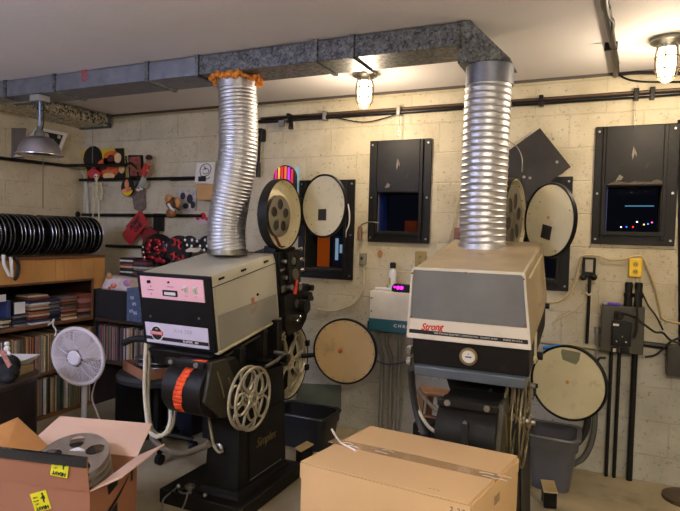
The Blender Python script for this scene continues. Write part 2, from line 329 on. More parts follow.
mk('duct_body', MB().box(-4.33, -3.985, 1.6, 3.77, 2.31, 2.41), metal_spangle('bright_spangled_steel', (70, 64, 52), (235, 228, 205), .3, 60), t, bev=.004)
mk('end_collar', MB().plate(rect(-4.335, -3.975, 2.302, 2.417), [rect(-4.32, -3.99, 2.318, 2.403)], (0, 3.74, 0), (1, 0, 0), (0, 0, 1), (0, 1, 0), .03), galv, t)

def flex(name, label, path, r, pitch, amp, sharp):
    pts = sm(path, 12); L = [0]
    for i in range(1, len(pts)): L.append(L[-1]+(pts[i]-pts[i-1]).length)
    n = int(L[-1]/pitch*10); P_ = []; Rr = []
    j = 0
    for i in range(n+1):
        s_ = L[-1]*i/n
        while j < len(L)-2 and L[j+1] < s_: j += 1
        t_ = (s_-L[j])/max(1e-9, L[j+1]-L[j]); P_.append(pts[j].lerp(pts[j+1], t_))
        w_ = .5+.5*math.cos(2*math.pi*s_/pitch); Rr.append(r-amp+amp*(w_**sharp))
    t = thing(name, label, 'duct', P_[-1]); mk('corrugated_hose', MB().tube(P_, Rr, 40), alu, t); return t, P_
lp = [A(x, y, Y=2.78) for x, y in ((237, 86), (238.5, 115), (238.5, 145), (236, 170), (231, 198), (227, 222), (226.5, 240), (227.5, 251))]
lp[0].z = 2.27
t, P_ = flex('exhaust_duct', 'S-bent finely ribbed aluminium exhaust duct above the left projector', lp, .113, .0205, .0028, 2)
mk('top_collar', MB().tube([P_[0]-Vector((0, 0, .035)), P_[0]+Vector((0, 0, .036))], .1145, 40), alu, t)
mk('bottom_clamp', MB().tube([P_[-1]+Vector((0, 0, .01)), P_[-1]-Vector((0, 0, .02))], .118, 40), steel, t)
fo = MB()
for i in range(46):
    a = 2*math.pi*i/46; rr = .125+random.uniform(-.012, .02); fo.ball((P_[0].x+rr*math.cos(a)*1.12, P_[0].y+rr*math.sin(a), 2.296+random.uniform(-.012, .008)), random.uniform(.011, .022), 7)
for i in range(8): fo.ball((P_[0].x+.15+random.uniform(-.02, .02), P_[0].y-.02+random.uniform(-.06, .03), 2.285-random.uniform(0, .03)), .012, 6)
o = mk('sealing_foam', fo, foamM, t); o['label'] = 'lumpy orange sealing foam collar'
rp_ = [A(x, y, Y=2.85) for x, y in ((489.5, 76), (487, 110), (485.5, 150), (484, 185), (482.5, 215), (483, 247))]
rp_[0].z = 2.2
t, P_ = flex('exhaust_duct', 'straight coarsely ribbed aluminium exhaust duct above the right projector', rp_, .1135, .031, .0035, 6)
mk('top_collar', MB().tube([P_[0]-Vector((0, 0, .045)), P_[0]+Vector((0, 0, .047))], .1145, 40), galvs, t)
mk('bottom_clamp', MB().tube([P_[-1]+Vector((0, 0, .015)), P_[-1]-Vector((0, 0, .03))], .121, 40), alu, t)

# ---------------------------------------------------------------- caged ceiling lamps
glow = bpy.data.materials.new('lit_frosted_globe'); glow.use_nodes = True
gb = glow.node_tree.nodes['Principled BSDF']; gb.inputs['Emission Color'].default_value = (1, .80, .52, 1); gb.inputs['Emission Strength'].default_value = 5; gb.inputs['Base Color'].default_value = (.9, .85, .7, 1)
BULB = 14
def caged(x, y, label):
    t = thing('caged_lamp', label, 'lamp', (x, y, H))
    mk('mounting_cap', MB().lathe([(0, .0), (.075, .0), (.078, -.02), (.05, -.035), (.047, -.05), (0, -.05)], (x, y, H), (0, 0, 1), 28), steel, t)
    mk('globe', MB().lathe([(.0, -.05), (.038, -.052), (.043, -.08), (.043, -.15), (.035, -.18), (.018, -.196), (0, -.2)], (x, y, H), (0, 0, 1), 24), glow, t)
    cg = MB(); prof = [(.047, -.045), (.054, -.09), (.053, -.155), (.042, -.19), (.02, -.21), (0, -.214)]
    for k in range(6):
        a = math.pi*k/3+.3; cg.tube(sm([(x+r_*math.cos(a), y+r_*math.sin(a), H+h_) for r_, h_ in prof], 3), .003, 6)
    for h_, r_ in ((-.095, .054), (-.155, .053), (-.195, .038)):
        cg.tube([(x+r_*math.cos(2*math.pi*i/24), y+r_*math.sin(2*math.pi*i/24), H+h_) for i in range(24)], .003, 6, closed=True)
    mk('wire_cage', cg, M('tarnished_cage_wire', (96, 84, 62), .5, .6), t)
    L = bpy.data.lights.new('bulb', 'POINT'); L.energy = BULB; L.color = (1, .80, .56); L.shadow_soft_size = .04
    lo = bpy.data.objects.new('bulb', L); C.objects.link(lo); lo.location = (x, y, H-.24)
caged(-1.37, 3.31, 'lit caged ceiling lamp right of the middle of the duct')
caged(.262, 3.235, 'lit caged ceiling lamp above the rightmost port')

# unseen fill light added behind the camera as hung tube fixtures
def fill_fixture(x, y, rz, col, strength, label):
    t = thing('fill_strip_light', label, 'lamp', (x, y, H)); T = Matrix.Translation((x, y, H)) @ Matrix.Rotation(rz, 4, 'Z')
    T = T @ Matrix.Translation((0, 0, -.35))
    mk('housing', MB(T).box(-.62, .62, -.07, .07, -.03, 0), white, t)
    for s_ in (-.5, .5): mk('hanger_rod', MB(T).cyl((s_, 0, 0), (s_, 0, .349), .006, n=8), white, t)
    mt = bpy.data.materials.new('lit_tube'); mt.use_nodes = True; g = mt.node_tree.nodes['Principled BSDF']; g.inputs['Emission Color'].default_value = col; g.inputs['Emission Strength'].default_value = strength
    for s_ in (-1, 1): mk('tube', MB(T).cyl((-.6, s_*.095, -.02), (.6, s_*.095, -.02), .016, n=12), mt, t)
fill_fixture(-2.9, -.3, R(20), (.62, .68, 1, 1), 190, 'added cool fill strip light, unseen behind the viewer')
fill_fixture(.7, -.3, R(0), (1, .88, .70, 1), 150, 'added warm fill strip light, unseen behind the viewer at right')

# ---------------------------------------------------------------- conduits
t = thing('wall_conduit', 'dark horizontal conduit bundle along the top of the back wall', 'conduit', (-1, 3.76, 2.27))
zc = 2.278
mk('lower_pipe', MB().tube([(-2.47, 3.765, zc-.012), (XR-.02, 3.765, zc-.012)], .014, 10), blackpipe, t)
mk('upper_pipe', MB().tube([(-2.42, 3.775, zc+.014), (XR-.02, 3.775, zc+.01)], .01, 10), M('brown_conduit', (84, 66, 52), .5, .3), t)
mk('sagging_wire', MB().tube(sm([A(x, y, Y=3.75) for x, y in ((262, 119), (300, 116), (330, 117), (362, 122), (385, 118), (400, 112))]), .004, 6), blackpipe, t)
for px in (289, 325, 399, 480, 541, 636, 652):
    x = A(px, 105, Y=3.76).x; mk('clamp', MB().box(x-.013, x+.013, 3.742, 3.799, zc-.035, zc+.032), steel if px in (325, 399) else blackpipe, t, bev=.003)
one('ceiling_conduit', MB().tube(sm([Vector((-.08, -2.19, 2.398)), Vector((-.06, .5, 2.398)), A(604, -14, Z=2.398), A(607, 10, Z=2.398), A(612, 40, Z=2.398), A(616, 66, Z=2.398), Vector((.045, 3.77, 2.4))]), .017, 10).tube(sm([Vector((-.03, -2.19, 2.39)), Vector((-.03, .5, 2.39)), A(606, -10, Z=2.39), A(613, 22, Z=2.385), A(613, 34, Z=2.385), A(618, 64, Z=2.395)]), .008, 8).box(-.02, .04, 3.2, 3.215, 2.38, 2.419), blackpipe, 'dark conduit crossing the ceiling towards the back wall, left of the right lamp', 'conduit')
one('hanging_wires', MB().tube(sm([A(x, y, Y=3.77) for x, y in ((617, 74), (630, 80), (650, 82), (690, 82))]), .006, 6).tube(sm([A(x, y, Y=3.78) for x, y in ((618, 75), (640, 73), (690, 74))]), .01, 6), blackpipe, 'thin dark wires sagging along the ceiling edge above the rightmost port', 'wire')
one('vertical_conduit', MB().tube([(-.76, 3.765, H-.001), (-.76, 3.765, 1.12)], .013, 10), blackpipe, 'upright black conduit half hidden behind the straight exhaust duct', 'conduit')
def chain(x, z0, z1, label, y=3.75, mat=steel, group=None, link=.013):
    c = MB(); k = int((z1-z0)/link)
    for i in range(k):
        z = z0+(i+.5)*(z1-z0)/k; pts = []
        for j in range(8):
            a = 2*math.pi*j/8; u = math.cos(a)*.0042; pts.append((x+(u if i % 2 else 0), y+(0 if i % 2 else u), z+math.sin(a)*link*.62))
        c.tube(pts, .0014, 5, closed=True)
    return one('hanging_chain', c, mat, label, 'chain', group)
chain(A(399.5, 120, Y=3.75).x, 2.088, 2.245, 'short chain holding the middle viewing port shutter')
chain(A(635.5, 110, Y=3.75).x, 2.09, 2.245, 'short chain holding the rightmost port shutter')
# grey door closer on the wall behind the left duct
t = thing('wall_device', 'black pull switch with long rod on the wall beside the S-bent duct', 'switch', A(259, 177, Y=3.78))
q0 = A(259, 130, Y=3.75)
mk('housing', MB().box(q0.x-.03, q0.x+.035, 3.73, 3.799, q0.z-.085, q0.z+.01), dark, t, bev=.006)
mk('rod', MB().tube([(q0.x, 3.76, q0.z-.085), (q0.x-.005, 3.76, q0.z-.35)], .011, 8), dark, t)
mk('rod_tip', MB().tube([(q0.x-.005, 3.76, q0.z-.25), (q0.x-.005, 3.76, q0.z-.36)], .018, 10), dark, t)
mk('dial', MB().cyl((q0.x-.0, 3.73, q0.z-.04), (q0.x-.0, 3.722, q0.z-.04), .018), steel, t)
t = thing('spotlight', 'small black clip lamp hanging under the wall conduit', 'lamp', A(291, 128, Y=3.74))
q0 = A(289, 118, Y=3.74)
mk('arm', MB().tube(sm([q0, q0+Vector((.02, -.01, -.02)), q0+Vector((.03, -.02, -.05))]), .01, 8), dark, t)
mk('head', MB().cyl(q0+Vector((.03, -.02, -.045)), q0+Vector((.035, -.03, -.085)), .016, .02), dark, t)
mk('grey_clip', MB().box(q0.x-.085, q0.x-.04, 3.73, 3.75, q0.z-.06, q0.z-.015).tube([(q0.x-.06, 3.74, q0.z-.02), (q0.x, 3.745, q0.z)], .006, 6), steel, t)

# ---------------------------------------------------------------- the two film projectors
def disc_door(parent, cx_, cy_, cz_, rad, yaw, th, name='magazine_door', lower=False, flip=1):
    """round hinged door: dark rim, cream lining facing the room"""
    ax = Vector((math.sin(yaw), -math.cos(yaw), 0)); o = Vector((cx_, cy_, cz_))   # ax = outward normal of the lining
    d = mk(name, MB().lathe([(0, -th), (rad*.97, -th), (rad, -th+.006), (rad, .004), (rad-.005, .006), (rad-.009, .004), (rad-.009, -.004), (0, -.004)], o, ax, 56), black, parent)
    mk('door_lining', MB().lathe([(0, 0.001), (rad-.012, 0.001), (rad-.012, -.004), (0, -.004)], o, ax, 56), creamlid, d)
    return d, o, ax, Vector((math.cos(yaw), math.sin(yaw), 0))
def pan(parent, x0, x1, cy_, cz_, rad, name, yaw=0.):
    ax = Vector((math.cos(yaw), -math.sin(yaw), 0)); uu = Vector((math.sin(yaw), math.cos(yaw), 0))
    """round film magazine body, open towards +X"""
    p = mk(name, MB().lathe([(0, 0), (rad-.01, 0), (rad, .012), (rad, x1-x0), (rad-.008, x1-x0), (rad-.008, .014), (0, .014)], (x0, cy_, cz_), ax, 56), crinkle, parent)
    mk('magazine_lining', MB().lathe([(0, .0145), (rad-.0095, .0145), (rad-.0095, x1-x0-.003), (rad-.012, x1-x0-.003), (rad-.012, .017), (0, .017)], (x0, cy_, cz_), ax, 56), creamlid, p)
    for i in range(12):
        a = 2*math.pi*i/12; mk('rivet', MB().ball(Vector((x0, cy_, cz_))+ax*(x1-x0-.02)+uu*(rad-.012)*math.cos(a)+Vector((0, 0, (rad-.012)*math.sin(a))), .004, 6), dark, p)
    return p
def oval_reel(name, label, c, rad, thick, holes=5, mat=reelM, filmr=.0, nrm=(1, 0, 0), group=None, hub=.035, hr=.55, ha=.2, hb=.26, phase=0.3):
    """reel of two pierced flanges on a hub, film wound between them"""
    n = Vector(nrm).normalized(); u = Vector((0, 0, 1)).cross(n)
    u = u.normalized() if u.length > 1e-4 else Vector((1, 0, 0)); v = n.cross(u); c = Vector(c)
    t = thing(name, label, 'film reel', c, group)
    for s_ in (-1, 1):
        hs = [circ(math.cos(phase+2*math.pi*i/holes)*rad*hr, math.sin(phase+2*math.pi*i/holes)*rad*hr, rad*hb, rad*ha, 18, phase+2*math.pi*i/holes+math.pi/2*0) for i in range(holes)]+[circ(0, 0, .006, n=8)]
        mk('flange', MB().plate(circ(0, 0, rad, n=48), hs, c+n*(s_*thick/2), u, v, n, .0018), mat, t)
        mk('rim_roll', MB().tube([c+n*(s_*thick/2)+(u*math.cos(2*math.pi*i/48)+v*math.sin(2*math.pi*i/48))*rad for i in range(48)], .003, 6, closed=True), mat, t)
    mk('hub', MB().cyl(c-n*(thick/2+.004), c+n*(thick/2+.004), hub, n=20), mat, t)
    if filmr: mk('film_roll', MB().lathe([(hub, -thick/2+.003), (filmr, -thick/2+.003), (filmr, thick/2-.002), (hub, thick/2-.002)], c, n, 40, close=True), film, t)
    return t
def wire_reel(name, label, c, rad, gap, flanges=2, nrm=(1, 0, 0), petals=5, wr=1., mat=None):
    mat = mat or reelM
    """open reel whose flanges are cast loops"""
    n = Vector(nrm).normalized(); u = Vector((0, 0, 1)).cross(n).normalized(); v = n.cross(u); c = Vector(c)
    t = thing(name, label, 'film reel', c)
    for k in range(flanges):
        o = c+n*(gap*(k-(flanges-1)/2)); f = MB(); f.tube([o+(u*math.cos(2*math.pi*i/56)+v*math.sin(2*math.pi*i/56))*rad for i in range(56)], .0075*wr, 8, closed=True)
        for i in range(petals):
            a = 2*math.pi*i/petals+.35+k*.3; e_ = u*math.cos(a)+v*math.sin(a); g_ = n.cross(e_); pts = []
            for j in range(20):
                b_ = 2*math.pi*j/20; rr = rad*.60+rad*.37*math.cos(b_); ww = rad*.36*math.sin(b_)*(.45+.75*(rr/rad))
                pts.append(o+e_*rr+g_*ww)
            f.tube(pts, .0062*wr, 6, closed=True)
        f.tube([o+(u*math.cos(2*math.pi*i/20)+v*math.sin(2*math.pi*i/20))*rad*.24 for i in range(20)], .006, 6, closed=True)
        fl = mk('flange', f, mat, t)
        hs = [circ(math.cos(2*math.pi*i/6)*.03, math.sin(2*math.pi*i/6)*.03, .009, n=8) for i in range(6)]
        mk('hub_plate', MB().plate(circ(0, 0, rad*.25, n=24), hs+[circ(0, 0, .006, n=8)], o-n*.002, u, v, n, .004), mat, fl)
    mk('hub', MB().cyl(c-n*(gap*(flanges-1)/2), c+n*(gap*(flanges-1)/2), .03), chrome, t)
    return t

def base_unit(root, dx, cr=(-.17, .14, -.2, .215, -.02)):
    """pedestal, slab, drum, head, magazines: the same on both projectors"""
    X = lambda x: x+dx
    mk('base_slab', MB().box(X(-2.03), X(-1.53), 2.27, 2.92, 0, .075), crinkle, root, bev=.006)
    col = MB(); secs = [(.075, -1.84, -1.585, 2.33, 2.86), (.095, -1.83, -1.595, 2.34, 2.85), (.11, -1.815, -1.605, 2.36, 2.84), (.45, -1.80, -1.62, 2.38, 2.84), (.66, -1.80, -1.63, 2.42, 2.83)]
    for (za, a0, a1, b0, b1), (zb, c0, c1, d0, d1) in zip(secs, secs[1:]):
        col.hexa([(X(a0), b0, za), (X(a1), b0, za), (X(a1), b1, za), (X(a0), b1, za)], [(X(c0), d0, zb), (X(c1), d0, zb), (X(c1), d1, zb), (X(c0), d1, zb)])
    pd = mk('pedestal', col, crinkle, root, bev=.004)
    mk('pedestal_hatch', MB().add([(X(-1.601), 2.46, .13), (X(-1.601), 2.80, .13), (X(-1.614), 2.80, .46), (X(-1.614), 2.46, .46), (X(-1.608), 2.46, .13), (X(-1.608), 2.80, .13), (X(-1.621), 2.80, .46), (X(-1.621), 2.46, .46)], [(0, 1, 2, 3), (7, 6, 5, 4), (0, 4, 5, 1), (1, 5, 6, 2), (2, 6, 7, 3), (3, 7, 4, 0)]), crinkle, pd)
    for (y_, z_) in ((2.345, .09), (2.36, .11)): pass
    mk('bright_edge', MB().tube([(X(-1.60), 2.46, .132), (X(-1.60), 2.78, .132)], .004, 6), steel, pd)
    # drive drum on the front of the pedestal
    dr = MB(); prof = []
    for i in range(15):
        a = R(70+i*14); prof.append((2.275+.145*math.cos(a)*1.0, .64+.135*math.sin(a)))
    prof = [(2.42, .775)]+prof+[(2.47, .50), (2.50, .56), (2.45, .74)]
    dr.plate(prof, [], (X(-1.905), 0, 0), (0, 1, 0), (0, 0, 1), (1, 0, 0), .23)
    d = mk('drive_drum', dr, crinkle, root, bev=.004)
    mk('drum_end_plate', MB().plate([(2.20, .79), (2.32, .785), (2.44, .58), (2.44, .47), (2.28, .50), (2.15, .61)], [], (X(-1.676), 0, 0), (0, 1, 0), (0, 0, 1), (1, 0, 0), .02), M('olive_black_plate', (52, 48, 36), .5), d, bev=.003)
    for k_ in (0, 1): mk('end_plate_rib', MB().tube([(X(-1.654), 2.24+.09*k_, .74-.05*k_), (X(-1.654), 2.30+.09*k_, .60-.03*k_)], .005, 6), M('worn_olive_edge', (110, 100, 66), .5, .3), d)
    mk('top_bar', MB().box(X(-1.90), X(-1.67), 2.15, 2.18, .765, .795), crinkle, d, bev=.004)
    for xx in (-1.86, -1.71): mk('bolt', MB().cyl((X(xx), 2.15, .782), (X(xx), 2.142, .782), .012, n=10), steel, d)
    # cradle under the lamphouse
    T = Matrix.Translation((X(-1.97), 2.36, .802)) @ Matrix.Rotation(R(10), 4, 'X')
    mk('cradle', MB(T).hexa([(cr[0], cr[4], -.105), (cr[1], cr[4], -.105), (cr[1], .50, -.075), (cr[0], .50, -.075)], [(cr[2], cr[4]-.02, -.012), (cr[3], cr[4]-.02, -.012), (cr[3], .52, -.012), (cr[2], .52, -.012)]), crinkle, root, bev=.004)
    mk('cradle_rail', MB(T).tube([(.222, -.02, -.045), (.222, .48, -.045), (.2, .5, -.045)], .007, 8), M('worn_black_edge', (78, 72, 60), .4, .4), root)
    for b_ in ((-1.9, -1.70, 2.5, 2.55, .6, .80), (-1.86, -1.72, 2.76, 2.80, .5, .86), (-1.84, -1.70, 2.88, 2.93, .45, .90)): mk('support_post', MB().box(X(b_[0]), X(b_[1]), *b_[2:]), crinkle, root, bev=.003)
    gb_ = MB(); gb_.box(X(-1.82), X(-1.66), 2.58, 2.86, .61, .68).cyl((X(-1.70), 2.84, .69), (X(-1.60), 2.84, .69), .02).cyl((X(-1.72), 2.70, .70), (X(-1.62), 2.70, .70), .014)
    gb_.tube(sm([(X(-1.64), 2.72, .70), (X(-1.62), 2.8, .71), (X(-1.63), 2.9, .70)]), .008, 6)
    mk('gear_box', gb_, crinkle, root, bev=.003)
    ll = MB().tube([(X(-1.62), 2.62, .69), (X(-1.61), 2.72, .705), (X(-1.62), 2.8, .72)], .009, 8).cyl((X(-1.66), 2.78, .735), (X(-1.6), 2.78, .735), .012).cyl((X(-1.66), 2.86, .66), (X(-1.61), 2.86, .66), .012)
    mk('levers', ll, steel, root)
    # soundhead, then projector head above it
    TH = Matrix.Translation((X(-1.74), 2.99, .80)) @ Matrix.Rotation(R(10), 4, 'X')
    sh = mk('soundhead', MB(TH).plate([(0, .05), (.03, -.02), (.20, -.03), (.27, .01), (.30, .06), (.30, .15), (.34, .19), (.34, .235), (.02, .235)], [], (-.16, 0, 0), (0, 1, 0), (0, 0, 1), (1, 0, 0), .19), crinkle, root, bev=.004)
    mk('sound_drum', MB(TH).cyl((.03, .21, .12), (.075, .21, .12), .045).cyl((.03, .27, .17), (.07, .27, .17), .03), crinkle, sh)
    for y_, z_ in ((.1, .06), (.135, .075)): mk('thumb_screw', MB(TH).cyl((.03, y_, z_), (.055, y_, z_), .011).ball((.06, y_, z_), .013, 8), chrome, sh)
    mk('badge', MB(TH).lathe([(0, .032), (.028, .032), (.028, .03), (0, .03)], (0, .16, .15), (1, 0, 0), 20), steel, sh)
    mk('knob', MB(TH).cyl((.03, .33, .21), (.06, .33, .21), .02).cyl((.02, .325, .14), (.055, .325, .14), .016), dark, sh)
    hd = mk('projector_head', MB(TH).plate([(.03, .24), (.25, .24), (.27, .30), (.27, .44), (.23, .50), (.03, .50)], [], (-.17, 0, 0), (0, 1, 0), (0, 0, 1), (1, 0, 0), .17), dark, root, bev=.005)
    mk('gear_cover', MB(TH).plate([(.10, .27), (.24, .27), (.25, .34), (.25, .47), (.22, .485), (.10, .485)], [circ(.175, .42, .034, n=16)], (.002, 0, 0), (0, 1, 0), (0, 0, 1), (1, 0, 0), .02), crinkle, hd, bev=.003)
    mk('viewing_window', MB(TH).lathe([(0, .012), (.026, .012), (.026, .0), (0, .0)], (0.008, .175, .42), (1, 0, 0), 18), M('green_grey_glass', (92, 98, 78), .15), hd)
    mk('gear_dial', MB(TH).lathe([(0, .016), (.036, .016), (.038, .0), (0, .0)], (0.016, .17, .335), (1, 0, 0), 20), M('olive_metal_disc', (98, 96, 74), .4, .4, dirt=.3), hd)
    lv = MB(TH).tube([(.035, .13, .22), (.038, .17, .30)], [.013, .009], 10); mk('red_lever', lv, M('orange_red_lever', (214, 62, 30), .45), hd)
    mk('lever_pivot', MB(TH).cyl((.01, .10, .27), (.04, .10, .27), .019).cyl((.01, .21, .245), (.036, .21, .245), .022), steel, hd)
    fp = MB(TH).box(-.02, .004, .035, .095, .25, .29).box(-.02, .004, .035, .095, .38, .395).cyl((0, .06, .34), (.03, .06, .34), .013).cyl((0, .06, .44), (.03, .06, .44), .013)
    mk('film_gate', fp, steel, hd, bev=.002)
    for y_, z_ in ((.285, .33), (.285, .40), (.28, .47)): mk('rear_knob', MB(TH).cyl((-.03, y_, z_), (.0, y_+.03, z_), .01).ball((0, y_+.032, z_), .013, 8), chrome, hd)
    # mounting neck of the magazine
    mk('magazine_bracket', MB().box(X(-1.84), X(-1.76), 2.93, 3.1, 1.26, 1.335), crinkle, root, bev=.004)
    mk('spindle_knob', MB().lathe([(0, 0), (.02, 0), (.022, .03), (.036, .035), (.038, .07), (.024, .08), (0, .08)], (X(-1.835), 2.985, 1.525), (-1, 0, 0), 20), crinkle, root)

# ----- left projector
L_ = thing('film_projector', 'left film projector: cream lamphouse with pink control panel, orange tape on its drum', 'projector', (-1.85, 2.5, 0))
base_unit(L_, 0)
T = Matrix.Translation((-1.985, 2.36, .802)) @ Matrix.Rotation(R(9.6), 4, 'X') @ Matrix.Scale(1.05, 4, (0, 0, 1))
lh = mk('lamphouse', MB(T).plate([(-.235, .0), (.235, .0), (.235, .33), (.222, .372), (-.222, .372), (-.235, .33)], [], (0, .012, 0), (1, 0, 0), (0, 0, 1), (0, 1, 0), .615), putty, L_, bev=.004)
mk('front_frame', MB(T).plate(rect(-.237, .237, -.005, .374), [], (0, .014, 0), (1, 0, 0), (0, 0, 1), (0, -1, 0), .02), black, lh, bev=.004)
cp = MB(T).box(-.212, .198, -.011, -.004, .247, .358); mk('control_panel', cp, M('pink_panel', (244, 190, 200), .35, var=.04, vs=1.5), lh, bev=.001)
FT = lambda x, z, y=-.0115: T @ Matrix(((1, 0, 0, x), (0, 0, -1, y), (0, 1, 0, z), (0, 0, 0, 1)))
mk('meter', MB(T).box(-.065, .03, -.016, -.01, .265, .295), dark, lh, bev=.001)
mk('meter_face', MB(T).box(-.052, .02, -.0175, -.016, .272, .287), whitePaper, lh)
mk('knob', MB(T).cyl((-.15, -.011, .333), (-.15, -.022, .333), .008), dark, lh)
mk('knob', MB(T).cyl((-.02, -.011, .336), (-.02, -.018, .336), .005), dark, lh)
mk('hour_slot', MB(T).box(-.168, -.128, -.0125, -.011, .289, .292).box(-.035, .01, -.0122, -.011, .312, .314).box(-.146, -.141, -.0125, -.011, .305, .311).box(-.146, -.141, -.0125, -.011, .266, .272), M('grey_ink', (110, 70, 90), .6), lh)
for xx in (.085, .145):
    sw = mk('rocker_switch', MB(T).box(xx-.012, xx+.012, -.016, -.011, .288, .322), white, lh, bev=.001); mk('rocker', MB(T).box(xx-.007, xx+.007, -.021, -.015, .294, .316), cream, sw, bev=.001)
mk('switch_marks', MB(T).box(.06, .066, -.0125, -.011, .30, .306).box(.08, .092, -.0122, -.011, .272, .274).box(.14, .152, -.0122, -.011, .272, .274), M('grey_ink', (110, 70, 90), .6), lh)
for xx, zz in ((.15, .165), (-.17, .15)): mk('panel_screw', MB(T).cyl((xx, -.006, zz), (xx, -.011, zz), .006, n=8), steel, lh)
lav = M('lavender_white_panel', (214, 206, 226), .3, var=.03)
mk('nameplate', MB(T).box(-.212, .198, -.011, -.004, .012, .118), lav, lh, bev=.001)
mk('nameplate_stripe', MB(T).box(-.212, .198, -.0122, -.011, .029, .047), inkB, lh)
bd = MB(T).add([(-.135+.042*math.cos(a), -.0128, .065+.042*math.sin(a)) for a in [i*math.pi/16 for i in range(32)]]+[(-.135+.042*math.cos(a), -.011, .065+.042*math.sin(a)) for a in [i*math.pi/16 for i in range(32)]], [tuple(range(32))]+[(i, (i+1) % 32, (i+1) % 32+32, i+32) for i in range(32)])
bd = mk('round_badge', bd, whitePaper, lh)
mk('badge_disc', MB(T).lathe([(0, 0), (.035, 0), (.035, .0006), (0, .0006)], (-.135, -.0128, .065), (0, -1, 0), 30), inkB, bd)
mk('badge_band', MB(T).box(-.177, -.093, -.0142, -.0128, .056, .076), red, bd)
mk('badge_lettering', text_mb('STRONG', .013, FT(-.135, .066, -.0144), wmax=.072, bold=.0006), whitePaper, bd)
mk('badge_small_lettering', text_mb('THE', .007, FT(-.135, .087, -.0138)).add([], []), whitePaper, bd)
mk('nameplate_lettering', text_mb('SUPER  80', .010, FT(.085, .038, -.0124), wmax=.1, bold=.0004), whitePaper, lh)
mk('faint_lettering', text_mb('X16 250', .02, FT(.04, .088, -.0115), wmax=.12), M('pale_grey_ink', (170, 164, 182), .5), lh)
# sides
mk('side_panel', MB(T).box(.236, .239, .03, .6, .0, .318), putty, lh, bev=.001)
mk('lower_side_panel', MB(T).add([(.2395, .03, .0), (.2395, .6, .0), (.2395, .6, .145), (.2395, .03, .175), (.2412, .03, .0), (.2412, .6, .0), (.2412, .6, .145), (.2412, .03, .175)], [(0, 1, 2, 3), (7, 6, 5, 4), (0, 4, 5, 1), (1, 5, 6, 2), (2, 6, 7, 3), (3, 7, 4, 0)]), putty2, lh)
mk('lid_seam', MB(T).box(.2395, .2405, .0, .63, .318, .322), dark, lh)
mk('bottom_rail', MB(T).box(.22, .25, .0, .63, -.014, -.002), cream, lh, bev=.003)
for yy in (.07, .27, .50): mk('vent_slot', MB(T).box(.233, .2375, yy, yy+.045, .341, .352), dark, lh)
mk('latch', MB(T).cyl((.239, .40, .19), (.246, .40, .19), .007), dark, lh)
mk('scuff', MB(T).box(.2413, .242, .335, .365, .155, .185), M('copper_scuff', (190, 120, 84), .5), lh)
mk('worn_label', MB(T).box(.2413, .242, .32, .385, .10, .155), M('faded_label', (150, 140, 128), .6, vs=60, var=.25), lh)
mk('rear_trim', MB(T).box(-.237, .243, .622, .636, -.01, .375), black, lh, bev=.002)
# magazines of the left one
um = pan(L_, -1.80, -1.735, 2.99, 1.525, .214, 'upper_magazine')
mk('film_trail', MB().tube(sm([(-1.765, 2.93, 1.40), (-1.76, 2.95, 1.37), (-1.755, 2.98, 1.33)]), .009, 6), M('brown_film', (110, 56, 34), .35, vs=90, var=.6), um)
mk('hinge', MB().cyl((-1.755, 3.215, 1.40), (-1.755, 3.215, 1.45), .012).cyl((-1.755, 3.215, 1.60), (-1.755, 3.215, 1.65), .012), dark, um)
yaw = R(-20)
q0 = A(323, 206, Y=3.15)
d, o, ax, ux = disc_door(L_, q0.x, q0.y, q0.z, .196, yaw, .022)
mk('inspection_window', MB(frameT(o+ux*.0+Vector((0, 0, -.055))+ax*.002, ux, (0, 0, 1))).plate(rect(-.036, .032, -.034, .036), [], (0, 0, 0), (1, 0, 0), (0, 1, 0), (0, 0, 1), .004), M('wired_glass_square', (58, 56, 52), .3, .3, var=.5, vs=120), d)
for a_, r_ in ((.3, .17), (1.9, .12), (2.9, .16), (4.0, .15), (4.4, .175), (5.1, .165), (5.9, .17)): mk('rivet', MB().ball(o+ux*r_*math.cos(a_)+Vector((0, 0, r_*math.sin(a_)))+ax*.001, .0035, 6), dark, d)
oval_reel('film_reel', 'small cream five-hole reel inside the open upper magazine of the left projector', (-1.768, 2.965, 1.515), .122, .026, mat=M('cream_reel_metal', (128, 122, 108), .35, .5), filmr=.117, ha=.25, hb=.27, hr=.58, hub=.03)  # dark film added so the holes show as a black gap
lm = pan(L_, -1.82, -1.72, 3.08, .615, .232, 'lower_magazine')
wire_reel('film_reel', 'large dull spoked reel inside the open lower magazine of the left projector', (-1.745, 3.08, .615), .205, .03, 2, petals=7)
mk('magazine_backing', MB().lathe([(0, 0), (.212, 0), (.212, .004), (0, .004)], (-1.80, 3.08, .615), (1, 0, 0), 40), dark, lm)
yaw = R(8)
q0 = A(344.5, 351.5, Y=3.33)
d, o, ax, ux = disc_door(L_, q0.x, q0.y, q0.z, .212, yaw, .03, 'lower_magazine_door')
d.children[0].data.materials[0] = M('tan_stained_lining', (202, 172, 122), .4, var=.15, vs=3, dirt=.5)
mk('centre_knob', MB().lathe([(0, .012), (.007, .012), (.012, .004), (.012, 0), (0, 0)], o+ux*-.03+Vector((0, 0, .0)), ax, 16), red, d)
for i in range(16): a_ = 2*math.pi*i/16; mk('rivet', MB().ball(o+ux*.19*math.cos(a_)+Vector((0, 0, .19*math.sin(a_)))+ax*.001, .004, 6), woodD, d)
for z_ in (.54, .70): mk('hinge_block', MB().box(-1.725, -1.705, 3.27, 3.30, z_-.018, z_+.018), crinkle, lm)
mk('hinge_arm', MB().tube([(-1.74, 3.25, .62), (-1.70, 3.28, .62), (q0.x-.2, q0.y+.01, .62)], .015, 8), crinkle, lm)
tp = MB(); rows = []
